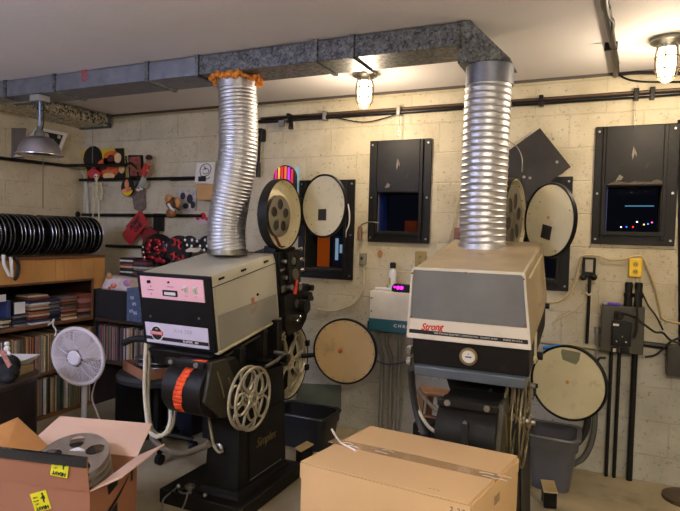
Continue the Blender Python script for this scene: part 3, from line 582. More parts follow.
for i in range(16):
    a = R(92+i*9.2); y_ = 2.275+.1475*math.cos(a); z_ = .64+.1375*math.sin(a); f_ = i/15
    wd = .048+.003*math.sin(i*2.1)+(.034 if i in (1,) else .012 if i in (0, 2, 11) else 0); xc_ = -1.765-.055*f_; rows.append((xc_-wd/2, xc_+wd/2, y_, z_))
for a_, b_ in zip(rows, rows[1:]): tp.add([(a_[0], a_[2], a_[3]), (a_[1], a_[2], a_[3]), (b_[1], b_[2], b_[3]), (b_[0], b_[2], b_[3])], [(0, 1, 2, 3)])
o = mk('orange_tape', tp, orangeM, L_); o['label'] = 'torn strip of bright orange tape'; md = o.modifiers.new('solid', 'SOLIDIFY'); md.thickness = .002
mk('pedestal_script', text_mb('Simplex', .05, Matrix.Translation((-1.605, 2.62, .30)) @ Matrix(((0, -.04, 1, 0), (1, 0, 0, 0), (0, 1, .04, 0), (0, 0, 0, 1))), wmax=.2, shear=.35), M('faded_gold_paint', (128, 110, 70), .5, .3), L_)
mk('cable_socket', MB().lathe([(.0, 0), (.022, 0), (.026, .01), (.016, .016), (.012, .004), (0, .004)], (-1.72, 2.362, .315), (0, -1, 0), 20), steel, L_)
mk('foot_bolt', MB().cyl((-1.86, 2.305, .075), (-1.86, 2.305, .12), .012).cyl((-1.86, 2.305, .10), (-1.86, 2.305, .112), .026), steel, L_)
mk('terminal_block', MB().box(-1.93, -1.89, 2.28, 2.33, .075, .09), crinkle, L_)
for fx, fz in ((-1.76, .085), (-1.93, .095)): mk('foot_knob', MB().ball((fx, 2.30, fz), .013, 8), steel, L_)
mk('floor_wires', MB().tube(sm([(-1.93, 2.29, .09), (-1.98, 2.25, .04), (-1.95, 2.2, .01), (-1.92, 2.1, .008)]), .005, 6).tube(sm([(-1.85, 2.28, .09), (-1.84, 2.22, .03), (-1.88, 2.15, .008)]), .005, 6).tube(sm([(-1.93, 2.29, .085), (-1.88, 2.275, .08), (-1.83, 2.28, .09)]), .005, 6), steel, L_)
wire_reel('film_reel', 'bright open-spoked metal reel hanging on the side of the left projector pedestal', A(250, 398, X=-1.575), .155, .04)
mk('reel_spindle', MB().cyl((-1.70, A(250, 398, X=-1.575).y, A(250, 398, X=-1.575).z), (-1.545, A(250, 398, X=-1.575).y, A(250, 398, X=-1.575).z), .0095), steel, L_)

# ----- right projector
DX = 1.35
R_ = thing('film_projector', 'right film projector: grey-fronted lamphouse with round gauge and red script', 'projector', (-.5, 2.5, 0))
base_unit(R_, DX, (.05, .26, .03, .29, .10))
T = Matrix.Translation((-.483, 2.36, .832)) @ Matrix.Rotation(R(9.6), 4, 'X')
FT = lambda x, z, y: T @ Matrix(((1, 0, 0, x), (0, 0, -1, y), (0, 1, 0, z), (0, 0, 0, 1)))
hood = M('aged_hood_enamel', (170, 152, 122), .42, var=.22, vs=3, dirt=.5)
hd = mk('lamphouse', MB(T).plate([(-.252, .158), (.252, .158), (.224, .452), (.214, .46), (-.214, .46), (-.224, .452)], [], (0, .0, 0), (1, 0, 0), (0, 0, 1), (0, 1, 0), .71), hood, R_, bev=.003)
mk('lower_body', MB(T).box(-.236, .245, .02, .70, .03, .16), M('sooty_black_panel', (20, 19, 18), .5, var=.3, vs=8, dirt=.35, spec=.25), hd, bev=.004)
mk('bottom_tray', MB(T).box(-.225, .235, -.005, .62, -.012, .032), M('blue_grey_tray', (96, 104, 112), .4, .3, var=.15), hd, bev=.004)
mk('front_rim', MB(T).plate([(-.255, .156), (.255, .156), (.227, .455), (.216, .465), (-.216, .465), (-.227, .455)], [[(-.244, .163), (.244, .163), (.219, .448), (.211, .455), (-.211, .455), (-.219, .448)]], (0, .001, 0), (1, 0, 0), (0, 0, 1), (0, -1, 0), .012), M('pale_rim_enamel', (206, 202, 190), .35), hd, bev=.002)
mk('front_panel', MB(T).plate([(-.240, .243), (.240, .243), (.219, .448), (.211, .455), (-.211, .455), (-.219, .448)], [], (0, .0, 0), (1, 0, 0), (0, 0, 1), (0, -1, 0), .004), M('slate_grey_panel', (112, 114, 116), .38, .15, var=.2, vs=4, dirt=.12), hd)
wh = M('off_white_strip', (216, 208, 196), .38, var=.04, dirt=.1)
mk('white_strip', MB(T).box(-.245, .246, -.008, 0, .196, .243), wh, hd)
mk('black_strip', MB(T).box(-.246, .247, -.007, 0, .178, .196), inkB, hd)
mk('lower_white_strip', MB(T).box(-.247, .248, -.01, 0, .160, .178), wh, hd, bev=.002)
mk('script_lettering', text_mb('Strong', .030, FT(-.145, .212, -.0085) @ Matrix.Rotation(R(5), 4, 'Z'), wmax=.10, shear=.5, bold=.0012).add([], []), red, hd)
mk('strip_lettering', text_mb('THE STRONG ELECTRIC CORPORATION  TOLEDO OHIO', .0065, FT(-.005, .187, -.0075), wmax=.26).add([], []), whitePaper, hd)
mk('strip_lettering', text_mb('MADE IN U.S.A.', .0065, FT(.185, .187, -.0075), wmax=.075), whitePaper, hd)
g_ = mk('gauge', MB(T).lathe([(0, 0), (.037, 0), (.037, .012), (.029, .014), (.028, .008), (0, .008)], (.005, .02, .092), (0, -1, 0), 28), M('brass_bezel', (150, 130, 92), .4, .6), hd)
mk('gauge_face', MB(T).lathe([(0, .0085), (.027, .0085), (.027, .008), (0, .008)], (.005, .02, .092), (0, -1, 0), 24), whitePaper, g_)
mk('gauge_needle', MB(T).box(-.008, .018, .0105, .0112, .088, .093).box(.003, .007, .0105, .0112, .101, .105), inkB, g_)
for xx, zz in ((-.222, .44), (.222, .44), (0, .453), (-.232, .25), (.23, .255)): mk('rim_screw', MB(T).cyl((xx, -.006, zz), (xx, -.015, zz), .004, n=8), M('rusty_screw', (130, 70, 48), .6), hd)
mk('side_rail', MB(T).tube([(.2305, .10, .418), (.2305, .60, .418)], .005, 6), cream, hd)
mk('side_louvre', MB(T).box(.238, .247, .36, .61, .19, .24), M('scratched_bare_metal', (170, 160, 140), .5, .3, vs=40, var=.5), hd)
mk('white_side_clip', MB(T).box(.243, .252, .20, .24, .02, .15).ball((.25, .18, .05), .012, 8), cream, hd)
mk('side_knob', MB(T).cyl((.243, .62, .16), (.27, .62, .16), .014), dark, hd)
mk('side_knob', MB(T).cyl((.24, .30, .02), (.272, .30, .02), .018), dark, hd)
mk('left_hinge_clamp', MB(T).box(-.258, -.238, -.005, .03, .075, .11).cyl((-.262, .01, .04), (-.24, .01, .04), .02), steel, hd, bev=.003)
mk('rear_trim', MB(T).box(-.23, .235, .63, .645, .0, .3), black, hd)
um = pan(R_, -.485, -.412, 3.18, 1.531, .212, 'upper_magazine', R(8))
q0 = A(548.5, 220.5, Y=3.08)
d, o, ax, ux = disc_door(R_, q0.x, q0.y, q0.z, .193, R(-47), .02)
mk('inspection_window', MB(frameT(o+ux*.0+Vector((0, 0, -.062))+ax*.002, ux, (0, 0, 1)) @ Matrix.Rotation(R(-12), 4, 'Z')).plate(rect(-.045, .025, -.034, .036), [], (0, 0, 0), (1, 0, 0), (0, 1, 0), (0, 0, 1), .004), M('wired_glass_square', (58, 56, 52), .3, .3), d)
mk('orange_plug', MB().lathe([(0, .006), (.008, .004), (.008, 0), (0, 0)], o+Vector((0, 0, .015)), ax, 14), M('orange_plug', (220, 150, 60), .5), d)
for a_, r_ in ((.3, .16), (2.2, .12), (2.9, .16), (4.0, .15), (5.1, .165)): mk('rivet', MB().ball(o+ux*r_*math.cos(a_)+Vector((0, 0, r_*math.sin(a_)))+ax*.001, .0035, 6), dark, d)
oval_reel('film_reel', 'black reel seen edge-on in the upper magazine of the right projector', (-.445, 3.175, 1.525), .175, .03, nrm=(math.cos(R(8)), -math.sin(R(8)), 0), mat=M('cream_reel_metal', (128, 122, 108), .35, .5), filmr=.165, holes=6, hub=.035, ha=.2, hb=.25)  # dark film roll stands for the black gap behind these holes too
lm = pan(R_, -.53, -.43, 3.03, .60, .215, 'lower_magazine')
q0 = A(567.5, 383, Y=3.2)
d, o, ax, ux = disc_door(R_, q0.x, q0.y, q0.z, .198, R(-17), .025, 'lower_magazine_door')
tpm = mk('grey_tape_patch', MB(frameT(o+ux*.01+Vector((0, 0, .14))+ax*.0015, ux, (0, 0, 1))).plate([(-.05, .02), (-.045, .035), (.05, .03), (.045, -.01), (.03, -.035), (-.04, -.02)], [], (0, 0, 0), (1, 0, 0), (0, 1, 0), (0, 0, 1), .001), M('grey_green_tape', (128, 130, 108), .6), d)
mk('orange_plug', MB().lathe([(0, .006), (.009, .004), (.009, 0), (0, 0)], o+Vector((0, 0, .005)), ax, 14), M('orange_plug', (220, 150, 60), .5), d)
mk('hinge_arm', MB().tube([(-.44, 3.2, .62), (-.36, 3.24, .62), (q0.x-.15, q0.y+.05, .62)], .014, 8), crinkle, lm)
mk('drum_slot', MB().box(-.447, -.423, 2.118, 2.14, .625, .72).cyl((-.435, 2.14, .625), (-.435, 2.116, .625), .016), inkB, R_)
mk('slot_bolt', MB().cyl((-.435, 2.13, .622), (-.435, 2.106, .622), .011).cyl((-.435, 2.14, .722), (-.435, 2.120, .722), .009), steel, R_)
rc = A(516, 431, X=-.285)
wire_reel('film_reel', 'tall open-spoked metal reel seen edge-on beside the right projector drum', (-.29, 2.47, rc.z+.03), .185, .032, 3, wr=.62, mat=M('bright_wire_reel', (150, 140, 116), .28, .9))
mk('spindle_cap', MB().lathe([(0, 0), (.035, 0), (.035, .01), (.018, .02), (.018, .035), (0, .035)], (-.25, 2.47, rc.z+.03), (1, 0, 0), 20), chrome, R_)
mk('reel_spindle', MB().cyl((-.46, 2.47, rc.z+.03), (-.24, 2.47, rc.z+.03), .0095), steel, R_)

# ---------------------------------------------------------------- electrical things on the back wall
W = 3.799
t = thing('wall_cabinet', 'cream wall cabinet with teal lower band, partly behind the right lamphouse', 'cabinet', (-1.2, 3.75, .75))
a_ = A(370, 291, Y=3.68); x0 = a_.x; z1 = 1.03; z0 = .752
mk('cabinet_body', MB().box(x0, -.93, 3.68, W, z0+.085, z1), M('ivory_enamel', (222, 214, 196), .4), t, bev=.004)
mk('teal_band', MB().box(x0-.003, -.927, 3.675, W, z0, z0+.088), M('teal_enamel', (46, 100, 112), .4, var=.05), t, bev=.003)
mk('lettering', text_mb('C H R I', .02, FACE((A(401, 323, Y=3.68).x+.0, 3.674, z0+.05)), wmax=.10, bold=.0012), whitePaper, t)
mk('cabinet_screws', MB().cyl((x0+.015, 3.681, z1-.05), (x0+.015, 3.674, z1-.05), .005, n=8).cyl((x0+.015, 3.681, z1-.14), (x0+.015, 3.674, z1-.14), .005, n=8), dark, t)
mk('latch_clips', MB().box(x0-.02, x0, 3.70, 3.74, z0-.01, z0+.06), dark, t)
t = thing('spray_bottle', 'white plastic bottle with black cap on the teal-banded cabinet', 'bottle', (A(392, 290, Y=3.73).x, 3.735, z1+.001)); bx_ = t.location.x
mk('bottle_body', MB().lathe([(0, 0), (.026, 0), (.028, .01), (.028, .12), (.024, .14), (.015, .152), (.015, .16), (0, .16)], t.location, (0, 0, 1), 24), white, t)
mk('cap', MB().lathe([(0, .16), (.02, .16), (.021, .19), (.016, .2), (0, .2)], t.location, (0, 0, 1), 20), dark, t)
mk('bottle_label', MB().plate(rect(-.012, .002, .05, .095), [], (bx_-.006, 3.735-.0288, z1), (1, 0, 0), (0, 0, 1), (0, -1, 0), .001), M('olive_label', (170, 160, 60), .6), t)
cx0 = A(392, 286, Y=3.70).x
t = thing('digital_clock', 'black digital clock with magenta digits on the teal-banded cabinet', 'clock', (cx0+.08, 3.71, z1+.001))
mk('clock_case', MB().plate([(0, .008), (.02, 0), (.17, 0), (.17, .052), (.02, .058), (.004, .04)], [], (cx0, 3.685, z1+.001), (1, 0, 0), (0, 0, 1), (0, 1, 0), .05), dark, t, bev=.004)
mk('clock_digits', MB().ball((cx0+.025, 3.6835, z1+.036), .007, 8).ball((cx0+.05, 3.6835, z1+.033), .012, 8).ball((cx0+.075, 3.6835, z1+.033), .012, 8), M('magenta_digits', (255, 30, 200), .5, emit=3), t)
one('white_handset', MB().tube(sm([(x0+.03, 3.71, z1+.014), (x0+.09, 3.71, z1+.016), (x0+.15, 3.71, z1+.010)]), .011, 8), white, 'white stick lying on the left end of the teal-banded cabinet', 'tool')
for i, (px, lb) in enumerate(((381, 'left'), (390, 'middle'), (398, 'right'))):
    x = A(px, 400, Y=3.77).x; k = A(px, 400, Y=3.77).x
    pts = [(x, 3.77, 0.0), (x, 3.77, .5), (x, 3.77, .56), (x-.035 if i < 2 else x, 3.77, .65), (x-.04 if i < 2 else x, 3.77, .751)]
    one('grey_conduit', MB().tube(sm(pts, 4), .0155, 10), greypipe, lb+' of three grey conduits under the teal-banded cabinet', 'conduit')
one('blue_cable', MB().tube(sm([A(375, 360, Y=3.72), A(386, 364, Y=3.74), A(400, 363, Y=3.72), A(409, 360, Y=3.7)]), .004, 6), M('blue_cable', (40, 70, 130), .5), 'blue cable crossing the three grey conduits', 'cable')

def outlet(px, py, w_, h_, name, label, mat, cat='outlet', inner=None, d=.04):
    c = A(px, py, Y=W-d); t = thing(name, label, cat, (c.x, W, c.z-h_/2))
    mk('box', MB().box(c.x-w_/2, c.x+w_/2, W-d, W, c.z-h_/2, c.z+h_/2), mat, t, bev=.005)
    if inner == 'toggle': mk('toggle', MB().box(c.x-.005, c.x+.005, W-d-.014, W-d, c.z-.006, c.z+.016), dark, t)
    if inner == 'sockets':
        mk('sockets', MB().cyl((c.x, W-d-.003, c.z+.022), (c.x, W-d, c.z+.022), .015).cyl((c.x, W-d-.003, c.z-.022), (c.x, W-d, c.z-.022), .015), mat if mat != yellow else M('amber_socket', (180, 150, 60), .5), t)
        mk('slots', MB().box(c.x-.007, c.x-.004, W-d-.005, W-d-.003, c.z+.016, c.z+.028).box(c.x+.004, c.x+.007, W-d-.005, W-d-.003, c.z+.016, c.z+.028).box(c.x-.007, c.x-.004, W-d-.005, W-d-.003, c.z-.028, c.z-.016).box(c.x+.004, c.x+.007, W-d-.005, W-d-.003, c.z-.028, c.z-.016), inkB, t)
    return t, c
t, c = outlet(362, 259, .045, .085, 'wall_switch', 'small grey toggle switch box right of the left port', M('grey_box', (136, 132, 120), .5), 'switch', 'toggle')
one('pale_cable', MB().tube(sm([A(x, y, Y=3.785) for x, y in ((364, 266), (364, 280), (362, 292), (355, 303), (345, 308), (332, 311), (318, 309))]), .007, 8), cream, 'pale cable curving down left from the small grey switch', 'cable')
t = thing('rusty_fitting', 'rusty cylindrical fitting with bent wire left of the middle port', 'fitting', A(360, 243, Y=3.77)); c = A(360, 233, Y=3.765)
mk('cylinder', MB().cyl((c.x, 3.765, c.z-.05), (c.x, 3.765, c.z+.045), .017).cyl((c.x, 3.765, c.z+.0), (c.x, 3.765, c.z+.01), .02), M('tarnished_brass', (150, 116, 90), .4, .6, dirt=.3), t)
mk('bent_wire', MB().tube(sm([(c.x, 3.765, c.z+.045), A(363, 224, Y=3.76), A(370, 222, Y=3.755), A(379, 223, Y=3.75)]), .004, 6), steel, t)
outlet(420, 260, .075, .12, 'wall_outlet', 'yellowed outlet plate just left of the right lamphouse top', M('yellowed_plate', (150, 130, 78), .5, dirt=.2), 'outlet', 'sockets', .02)
t, c = outlet(589, 267, .075, .115, 'wall_outlet', 'black outlet box with grey plate on top of a black conduit', dark, 'outlet', None)
mk('plate', MB().box(c.x-.022, c.x+.022, W-.048, W-.04, c.z-.032, c.z+.045), M('worn_plate', (150, 142, 130), .4, .4), t, bev=.003)
mk('clamps', MB().ball((c.x-.03, W-.03, c.z-.065), .02, 8).ball((c.x+.03, W-.03, c.z-.06), .02, 8), dark, t)
one('black_conduit', MB().tube([(c.x+.008, 3.775, c.z-.06), (c.x+.006, 3.775, .79), ], .010, 10), blackpipe, 'upright black conduit running down from the black outlet box', 'conduit')
one('wall_pipe', MB().tube([(-.38, 3.775, .775), (.04, 3.775, .765)], .013, 10), M('pale_painted_pipe', (150, 140, 116), .5), 'pale horizontal pipe behind the top of the lower right round door', 'pipe')
one('blue_marker', MB().tube([A(543, 348, Y=3.7), A(562, 346, Y=3.7)], .013, 8), M('blue_white_wrap', (60, 130, 210), .4, var=.5, vs=15), 'blue and white packet on the pipe beside the right lamphouse', 'packet')
t, c = outlet(635.5, 268, .068, .11, 'wall_outlet', 'bright yellow outlet above the grey control box', yellow, 'outlet', 'sockets')
one('beige_cable', MB().tube(sm([A(x, y, Y=3.78) for x, y in ((548, 303), (560, 301), (570, 292), (577, 276), (580, 262), (583, 256), (598, 256), (610, 260), (625, 259), (637, 256), (643, 258), (648, 270), (655, 288), (660, 310), (665, 320), (690, 325))]), .0065, 8), M('beige_cable', (176, 158, 120), .5), 'beige cable looping over the black outlet box and the yellow outlet', 'cable')
one('thin_beige_cord', MB().tube(sm([A(x, y, Y=3.785) for x, y in ((552, 323), (562, 318), (575, 311), (585, 301), (590, 293))]), .003, 6).tube(sm([A(x, y, Y=3.785) for x, y in ((552, 326), (558, 318), (570, 310))]), .003, 6), M('beige_cable', (176, 158, 120), .5), 'thin beige cord tied around the upright black conduit', 'cord')
one('twine', MB().tube(sm([A(x, y, Y=3.745) for x, y in ((586, 293), (589, 295), (592, 293))]), .006, 6), cream, 'cream twine knot around the upright black conduit', 'twine')
# control box
b0 = A(602, 305, Y=3.69); b1 = A(643, 357, Y=3.69)
t = thing('control_box', 'grey wall control box with black plugs and sockets, between yellow outlet and three black pipes', 'control box', ((b0.x+b1.x)/2, 3.74, b1.z))
mk('enclosure', MB().box(b0.x, b1.x, 3.69, W, b1.z+.01, b0.z), M('dark_grey_enclosure', (66, 62, 54), .45), t, bev=.004)
xm = (b0.x+b1.x)/2; zt = b0.z; Yf = 3.69
mk('upper_plug', MB().box(xm-.045, xm+.0, Yf-.02, Yf, zt-.075, zt-.03).cyl((xm-.015, Yf-.04, zt-.055), (xm-.015, Yf, zt-.055), .018), dark, t, bev=.003)
mk('power_unit', MB().box(xm-.055, xm+.045, Yf-.045, Yf, zt-.225, zt-.085), dark, t, bev=.004)
mk('white_label', MB().box(xm-.05, xm-.02, Yf-.0465, Yf-.045, zt-.11, zt-.098), whitePaper, t)
mk('screws', MB().ball((xm-.03, Yf-.046, zt-.20), .008, 8).ball((xm+.0, Yf-.046, zt-.17), .006, 8).ball((xm+.02, Yf-.046, zt-.2), .007, 8), chrome, t)
mk('lower_sockets', MB().box(xm-.055, xm-.015, Yf-.012, Yf, zt-.275, zt-.24).box(xm-.005, xm+.04, Yf-.012, Yf, zt-.275, zt-.24), dark, t, bev=.003)
mk('socket_face', MB().box(xm-.045, xm-.028, Yf-.014, Yf-.012, zt-.268, zt-.247), chrome, t)
for i, px in enumerate((628.5, 638.5)):
    c = A(px, 294, Y=3.72); one('cable_gland', MB().lathe([(0, 0), (.022, 0), (.022, .05), (.026, .055), (.026, .075), (.02, .08), (.022, .13), (.018, .14), (0, .14)], (c.x, 3.725, zt+.001), (0, 0, 1), 18), dark, ('left', 'right')[i]+' black upright tube standing on the grey control box', 'tube')
one('violet_wrapper', MB().box(b0.x+.03, b0.x+.10, 3.70, 3.75, zt+.001, zt+.014), M('violet_wrapper', (90, 60, 190), .4), 'violet strip lying on the left of the grey control box', 'packet', bev=.003)
one('blue_wrapper', MB().box(b0.x+.005, b0.x+.028, 3.70, 3.75, zt+.001, zt+.010), M('pale_blue_wrapper', (120, 150, 200), .4), 'pale blue strip at the left corner of the grey control box', 'packet', bev=.002)
for (px, lb, r_) in ((609, 'left', .011), (617, 'middle', .011), (632.5, 'right thicker', .017)):
    p1 = A(px+1.5, 375, Y=3.76); one('black_pipe', MB().tube([(p1.x, 3.765, 0), (p1.x, 3.765, b1.z+.012)], r_, 10), blackpipe, lb+' of three black pipes running down from the control box', 'pipe')
one('grey_conduit', MB().tube([A(597, 328, Y=3.77), A(597, 362, Y=3.77)], .009, 8).cyl(A(597, 327, Y=3.77), A(597, 333, Y=3.77), .016), greypipe, 'short grey conduit left of the grey control box', 'conduit')
one('side_pipe', MB().tube([(b1.x-.001, 3.775, .82), (A(668, 347, Y=3.775).x, 3.775, .815)], .017, 10), blackpipe, 'dark horizontal pipe right of the grey control box', 'pipe')
c = A(668, 346, Y=3.70)
one('junction_box', MB().box(c.x, c.x+.22, 3.70, W, c.z-.17, c.z), M('dark_grey_box', (50, 48, 46), .45), 'dark grey junction box at the right end of the horizontal pipe', 'box', bev=.004)
one('black_cable', MB().tube(sm([A(x, y, Y=3.66) for x, y in ((622, 313), (633, 316), (645, 325), (655, 332), (663, 333), (672, 341), (690, 345))]), .0065, 8), rubber, 'black cable from the upper plug of the control box to the right', 'cable')
one('black_cable', MB().tube(sm([A(x, y, Y=3.74) for x, y in ((641, 290), (648, 305), (656, 316), (663, 330))]), .005, 8), rubber, 'thin black cable hanging from the right upright tube', 'cable')
one('black_cable', MB().tube(sm([A(x, y, Y=3.63) for x, y in ((636, 290), (637, 310), (637, 328), (634, 338))]), .007, 8), rubber, 'black cable hanging in front of the control box', 'cable')
one('black_cable', MB().tube(sm([A(x, y, Y=3.745) for x, y in ((645, 357), (655, 355), (663, 349), (672, 341), (690, 334))]), .006, 8), rubber, 'black cable rising from the bottom of the control box to the dark grey junction box', 'cable')
one('black_cable', MB().tube(sm([A(x, y, Y=3.76) for x, y in ((597, 362), (600, 358), (606, 358))]), .007, 8), rubber, 'short black cable at the lower left corner of the control box', 'cable')
one('bent_hose', MB().tube(sm([A(x, y, Y=3.74) for x, y in ((595, 412), (594, 430), (590, 446), (583, 458), (572, 465))]), .018, 10), M('grey_hose', (84, 84, 80), .5), 'grey hose bending down behind the grey tub', 'hose')
one('bent_hose', MB().tube(sm([A(x, y, Y=3.72) for x, y in ((588, 405), (587, 425), (583, 436), (576, 444))]), .02, 10), rubber, 'black hose behind the grey tub', 'hose')
one('electric_cord', MB().tube(sm([A(x, y, Y=3.79) for x, y in ((680, 355), (679.5, 250), (679, 120))]), .009, 6), blackpipe, 'black cord running up at the right edge beside the rightmost port', 'cord')
c = A(459, 232, Y=3.78)
one('wall_switch', MB().box(c.x-.03, c.x+.03, 3.76, W, c.z-.045, c.z+.03).box(c.x-.012, c.x+.012, 3.75, 3.76, c.z-.02, c.z+.01), M('red_grey_switch', (140, 92, 78), .5, dirt=.3), 'small red-grey switch at the left edge of the straight exhaust duct', 'switch', bev=.003)
one('pale_cable', MB().tube(sm([A(x, y, Y=3.785) for x, y in ((459, 190), (455, 215), (452, 228), (447, 244), (438, 250))]), .004, 6), cream, 'pale cord beside the straight exhaust duct', 'cord')
c = A(380, 254, Y=3.798); one('wall_scar', MB().plate(circ(0, 0, .02, .03, 10), [], (c.x, 3.7995, c.z), (1, 0, 0), (0, 0, 1), (0, -1, 0), .003), M('chipped_brick', (170, 120, 84), .8), 'chipped brown scar on the wall below the middle port', 'mark')

panel_pts = [A(x, y, Y=3.78) for x, y in ((297, 383), (341, 385), (341, 412), (297, 405))]
one('glass_sheet', MB().plate([(p.x, p.z) for p in panel_pts], [], (0, 3.782, 0), (1, 0, 0), (0, 0, 1), (0, -1, 0), .005), M('grey_green_glass', (104, 110, 98), .2), 'grey-green sheet against the wall behind the black plastic bin', 'sheet')
one('hanging_rope', MB().tube(sm([A(x, y, Y=3.77) for x, y in ((348, 204), (349.5, 214), (349, 224), (346, 232), (345.5, 237))]), .005, 6), whitePaper, 'short white rope end hanging on the left port frame', 'rope')
# little glowing dome lamp, glass strip behind the left magazine
c = A(284, 188, Y=3.5); t = thing('dome_lamp', 'small arched multicoloured lit lamp behind the upper magazine', 'lamp', (c.x, 3.5, 1.5))
dz_ = A(284, 165, Y=3.5).z-.35-1.46; mk('arch_case', MB(Matrix.Translation((0, 0, dz_))).plate([(-.09, 0), (.09, 0), (.09, .26)]+[(.09*math.cos(i*math.pi/12), .26+.09*math.sin(i*math.pi/12)) for i in range(1, 12)]+[(-.09, .26)], [], (c.x, 3.5, 1.46), (1, 0, 0), (0, 0, 1), (0, 1, 0), .03), dark, t, bev=.006)
cols = [('magenta', (255, 20, 150)), ('gold', (255, 190, 60)), ('red', (230, 20, 40)), ('orange', (255, 110, 20)), ('violet', (200, 60, 255)), ('crimson', (220, 10, 60))]
for i in range(6):
    xx = c.x-.075+i*.026; hh = .27+.07*math.sqrt(max(0, 1-((xx+.011-c.x)/.09)**2))
    mk('light_strip', MB(Matrix.Translation((0, 0, dz_))).box(xx, xx+.016, 3.495, 3.5, 1.47, 1.46+hh), M('lit_%s' % cols[i][0], cols[i][1], .3, emit=.25), t)
mk('shelf_bracket', MB(Matrix.Translation((0, 0, dz_))).box(c.x-.10, c.x+.10, 3.48, 3.799, 1.435, 1.459), dark, t)
c = A(298, 175, Y=3.79)
one('glass_strip', MB().box(c.x-.02, c.x+.012, 3.782, 3.79, c.z-.15, c.z+.06), M('pale_blue_strip', (150, 200, 225), .2, var=.3, vs=20), 'narrow pale blue strip on the wall right of the arched lamp', 'strip')

# ---------------------------------------------------------------- black rails and hangings on the left
def rail(a, b, lb, r_=.014): return one('wall_rail', MB().tube([a, b], r_, 10), blackpipe, lb, 'rail')
rail((-4.335, 3.755, 1.845), (-2.9, 3.755, 1.842), 'second black rail from the top on the back wall')
third_rail = rail((-4.30, 3.755, 1.53), (-2.95, 3.755, 1.535), 'third black rail from the top, level with the brown mask')
rail((-4.0, 3.755, 1.257), (-3.2, 3.755, 1.262), 'lowest black rail on the back wall beside the reel row')
one('wall_rail', MB().tube([A(-30, 154.5, X=-4.31), (-4.31, 3.58, 1.955), A(127, 165, Y=3.74)], .014, 10), blackpipe, 'bent black rail running from the left wall in front of the poster', 'rail')
mk('end_knob', MB().ball(A(76.5, 214.5, Y=3.74), .035, 12), dark, third_rail)
one('rail_post', MB().tube([(-3.42, 3.765, 1.06), (-3.42, 3.765, 1.53)], .012, 8).box(-3.46, -3.37, 3.75, 3.785, 1.40, 1.55), blackpipe, 'short upright black post under the third rail', 'post')
def panel(name, pts, Y, th, mat, label, cat, bev=.0, parent=None):
    q = [A(x, y, Y=Y) for x, y in pts]; mb = MB().plate([(p.x, p.z) for p in q], [], (0, Y, 0), (1, 0, 0), (0, 0, 1), (0, 1, 0), th)
    return mk(name, mb, mat, parent, bev=bev) if parent is not None else one(name, mb, mat, label, cat, bev=bev)
def blobs(parent, name, items, Y, mat, dy=.002):
    mb = MB()
    for it in items:
        if not isinstance(it[0], tuple): q = A(it[0], it[1], Y=Y); k = abs(A(it[0]+1, it[1], Y=Y).x-q.x); mb.plate(circ(q.x, q.z, it[2]*k, it[3]*k*.95, 14), [], (0, Y-dy, 0), (1, 0, 0), (0, 0, 1), (0, -1, 0), .0012)
        else: q = [A(x, y, Y=Y) for x, y in it]; mb.plate([(p.x, p.z) for p in q], [], (0, Y-dy, 0), (1, 0, 0), (0, 0, 1), (0, -1, 0), .0012)
    return mk(name, mb, mat, parent)
t = thing('poster', 'yellow, orange and black poster behind the top rail in the corner', 'poster', A(104, 178, Y=3.79))
panel('sheet', [(81, 150), (124, 148), (126, 178), (87, 180)], 3.786, .008, M('poster_yellow', (214, 190, 30), .6), '', '', parent=t)
blobs(t, 'black_area', [((115, 148.5), (124, 148.2), (126, 178), (88, 180), (87, 170), (104, 172), (118, 160)), (93, 159, 9.5, 10)], 3.784, inkB)
blobs(t, 'orange_area', [(108, 168, 12, 8), (112, 159, 9, 6.5), (96, 172, 6, 5)], 3.781, M('poster_orange', (214, 100, 48), .6, var=.4, vs=30), .002)
blobs(t, 'pale_highlight', [(118, 158, 3.5, 4), (109, 176, 6, 2.5), (122, 169, 3, 3.5)], 3.778, M('poster_cream', (232, 200, 150), .6, var=.2), .002)
blobs(t, 'dark_shapes', [(111, 158.5, 3.5, 3), (103, 168, 4, 2)], 3.776, M('poster_brown', (84, 34, 24), .6), .002)
panel('red_blob', [(86, 172), (94, 168), (101, 173), (99, 177), (90, 178)], 3.76, .01, M('rose_red', (204, 52, 80), .5), 'crimson heart-shaped tag in front of the poster', 'tag')
t = thing('framed_picture', 'small framed reddish picture beside the poster', 'picture', A(135, 178, Y=3.79))
panel('frame', [(128, 155), (142, 155), (143, 177), (129, 178)], 3.78, .015, dark, '', '', parent=t, bev=.002)
blobs(t, 'picture_face', [((129.5, 157), (140.5, 156.5), (141.2, 176), (130.5, 176))], 3.78, M('reddish_print', (156, 84, 74), .5, var=.45, vs=28), .002)
t = thing('round_badge', 'round black badge with yellow lower edge hanging below the poster', 'badge', A(128, 197, Y=3.74))
q = A(127.3, 187.5, Y=3.735); k = .0082
mk('disc', MB().plate(circ(q.x, q.z, .072, .078, 30), [], (0, 3.735, 0), (1, 0, 0), (0, 0, 1), (0, 1, 0), .008), inkB, t)
mk('yellow_segment', MB().plate([(q.x+.067*math.cos(a), q.z+.073*math.sin(a)) for a in [R(200+i*14) for i in range(11)]], [], (0, 3.734, 0), (1, 0, 0), (0, 0, 1), (0, -1, 0), .001), yellow, t)
blobs(t, 'pictured_shapes', [(127, 184.5, 2.2, 4), (126, 190.5, 4, 1.6), (129.5, 189, 2, 1.6)], 3.733, M('badge_orange', (222, 140, 96), .5, var=.3, vs=50), .002)
one('wire_loop', MB().tube(sm([A(x, y, Y=3.735) for x, y in ((126, 156), (127, 164), (131, 163), (137, 170), (138, 180), (136, 186), (133, 188))]), .008, 8), rubber, 'black curved hook hanging between the badge and the small picture', 'hook')
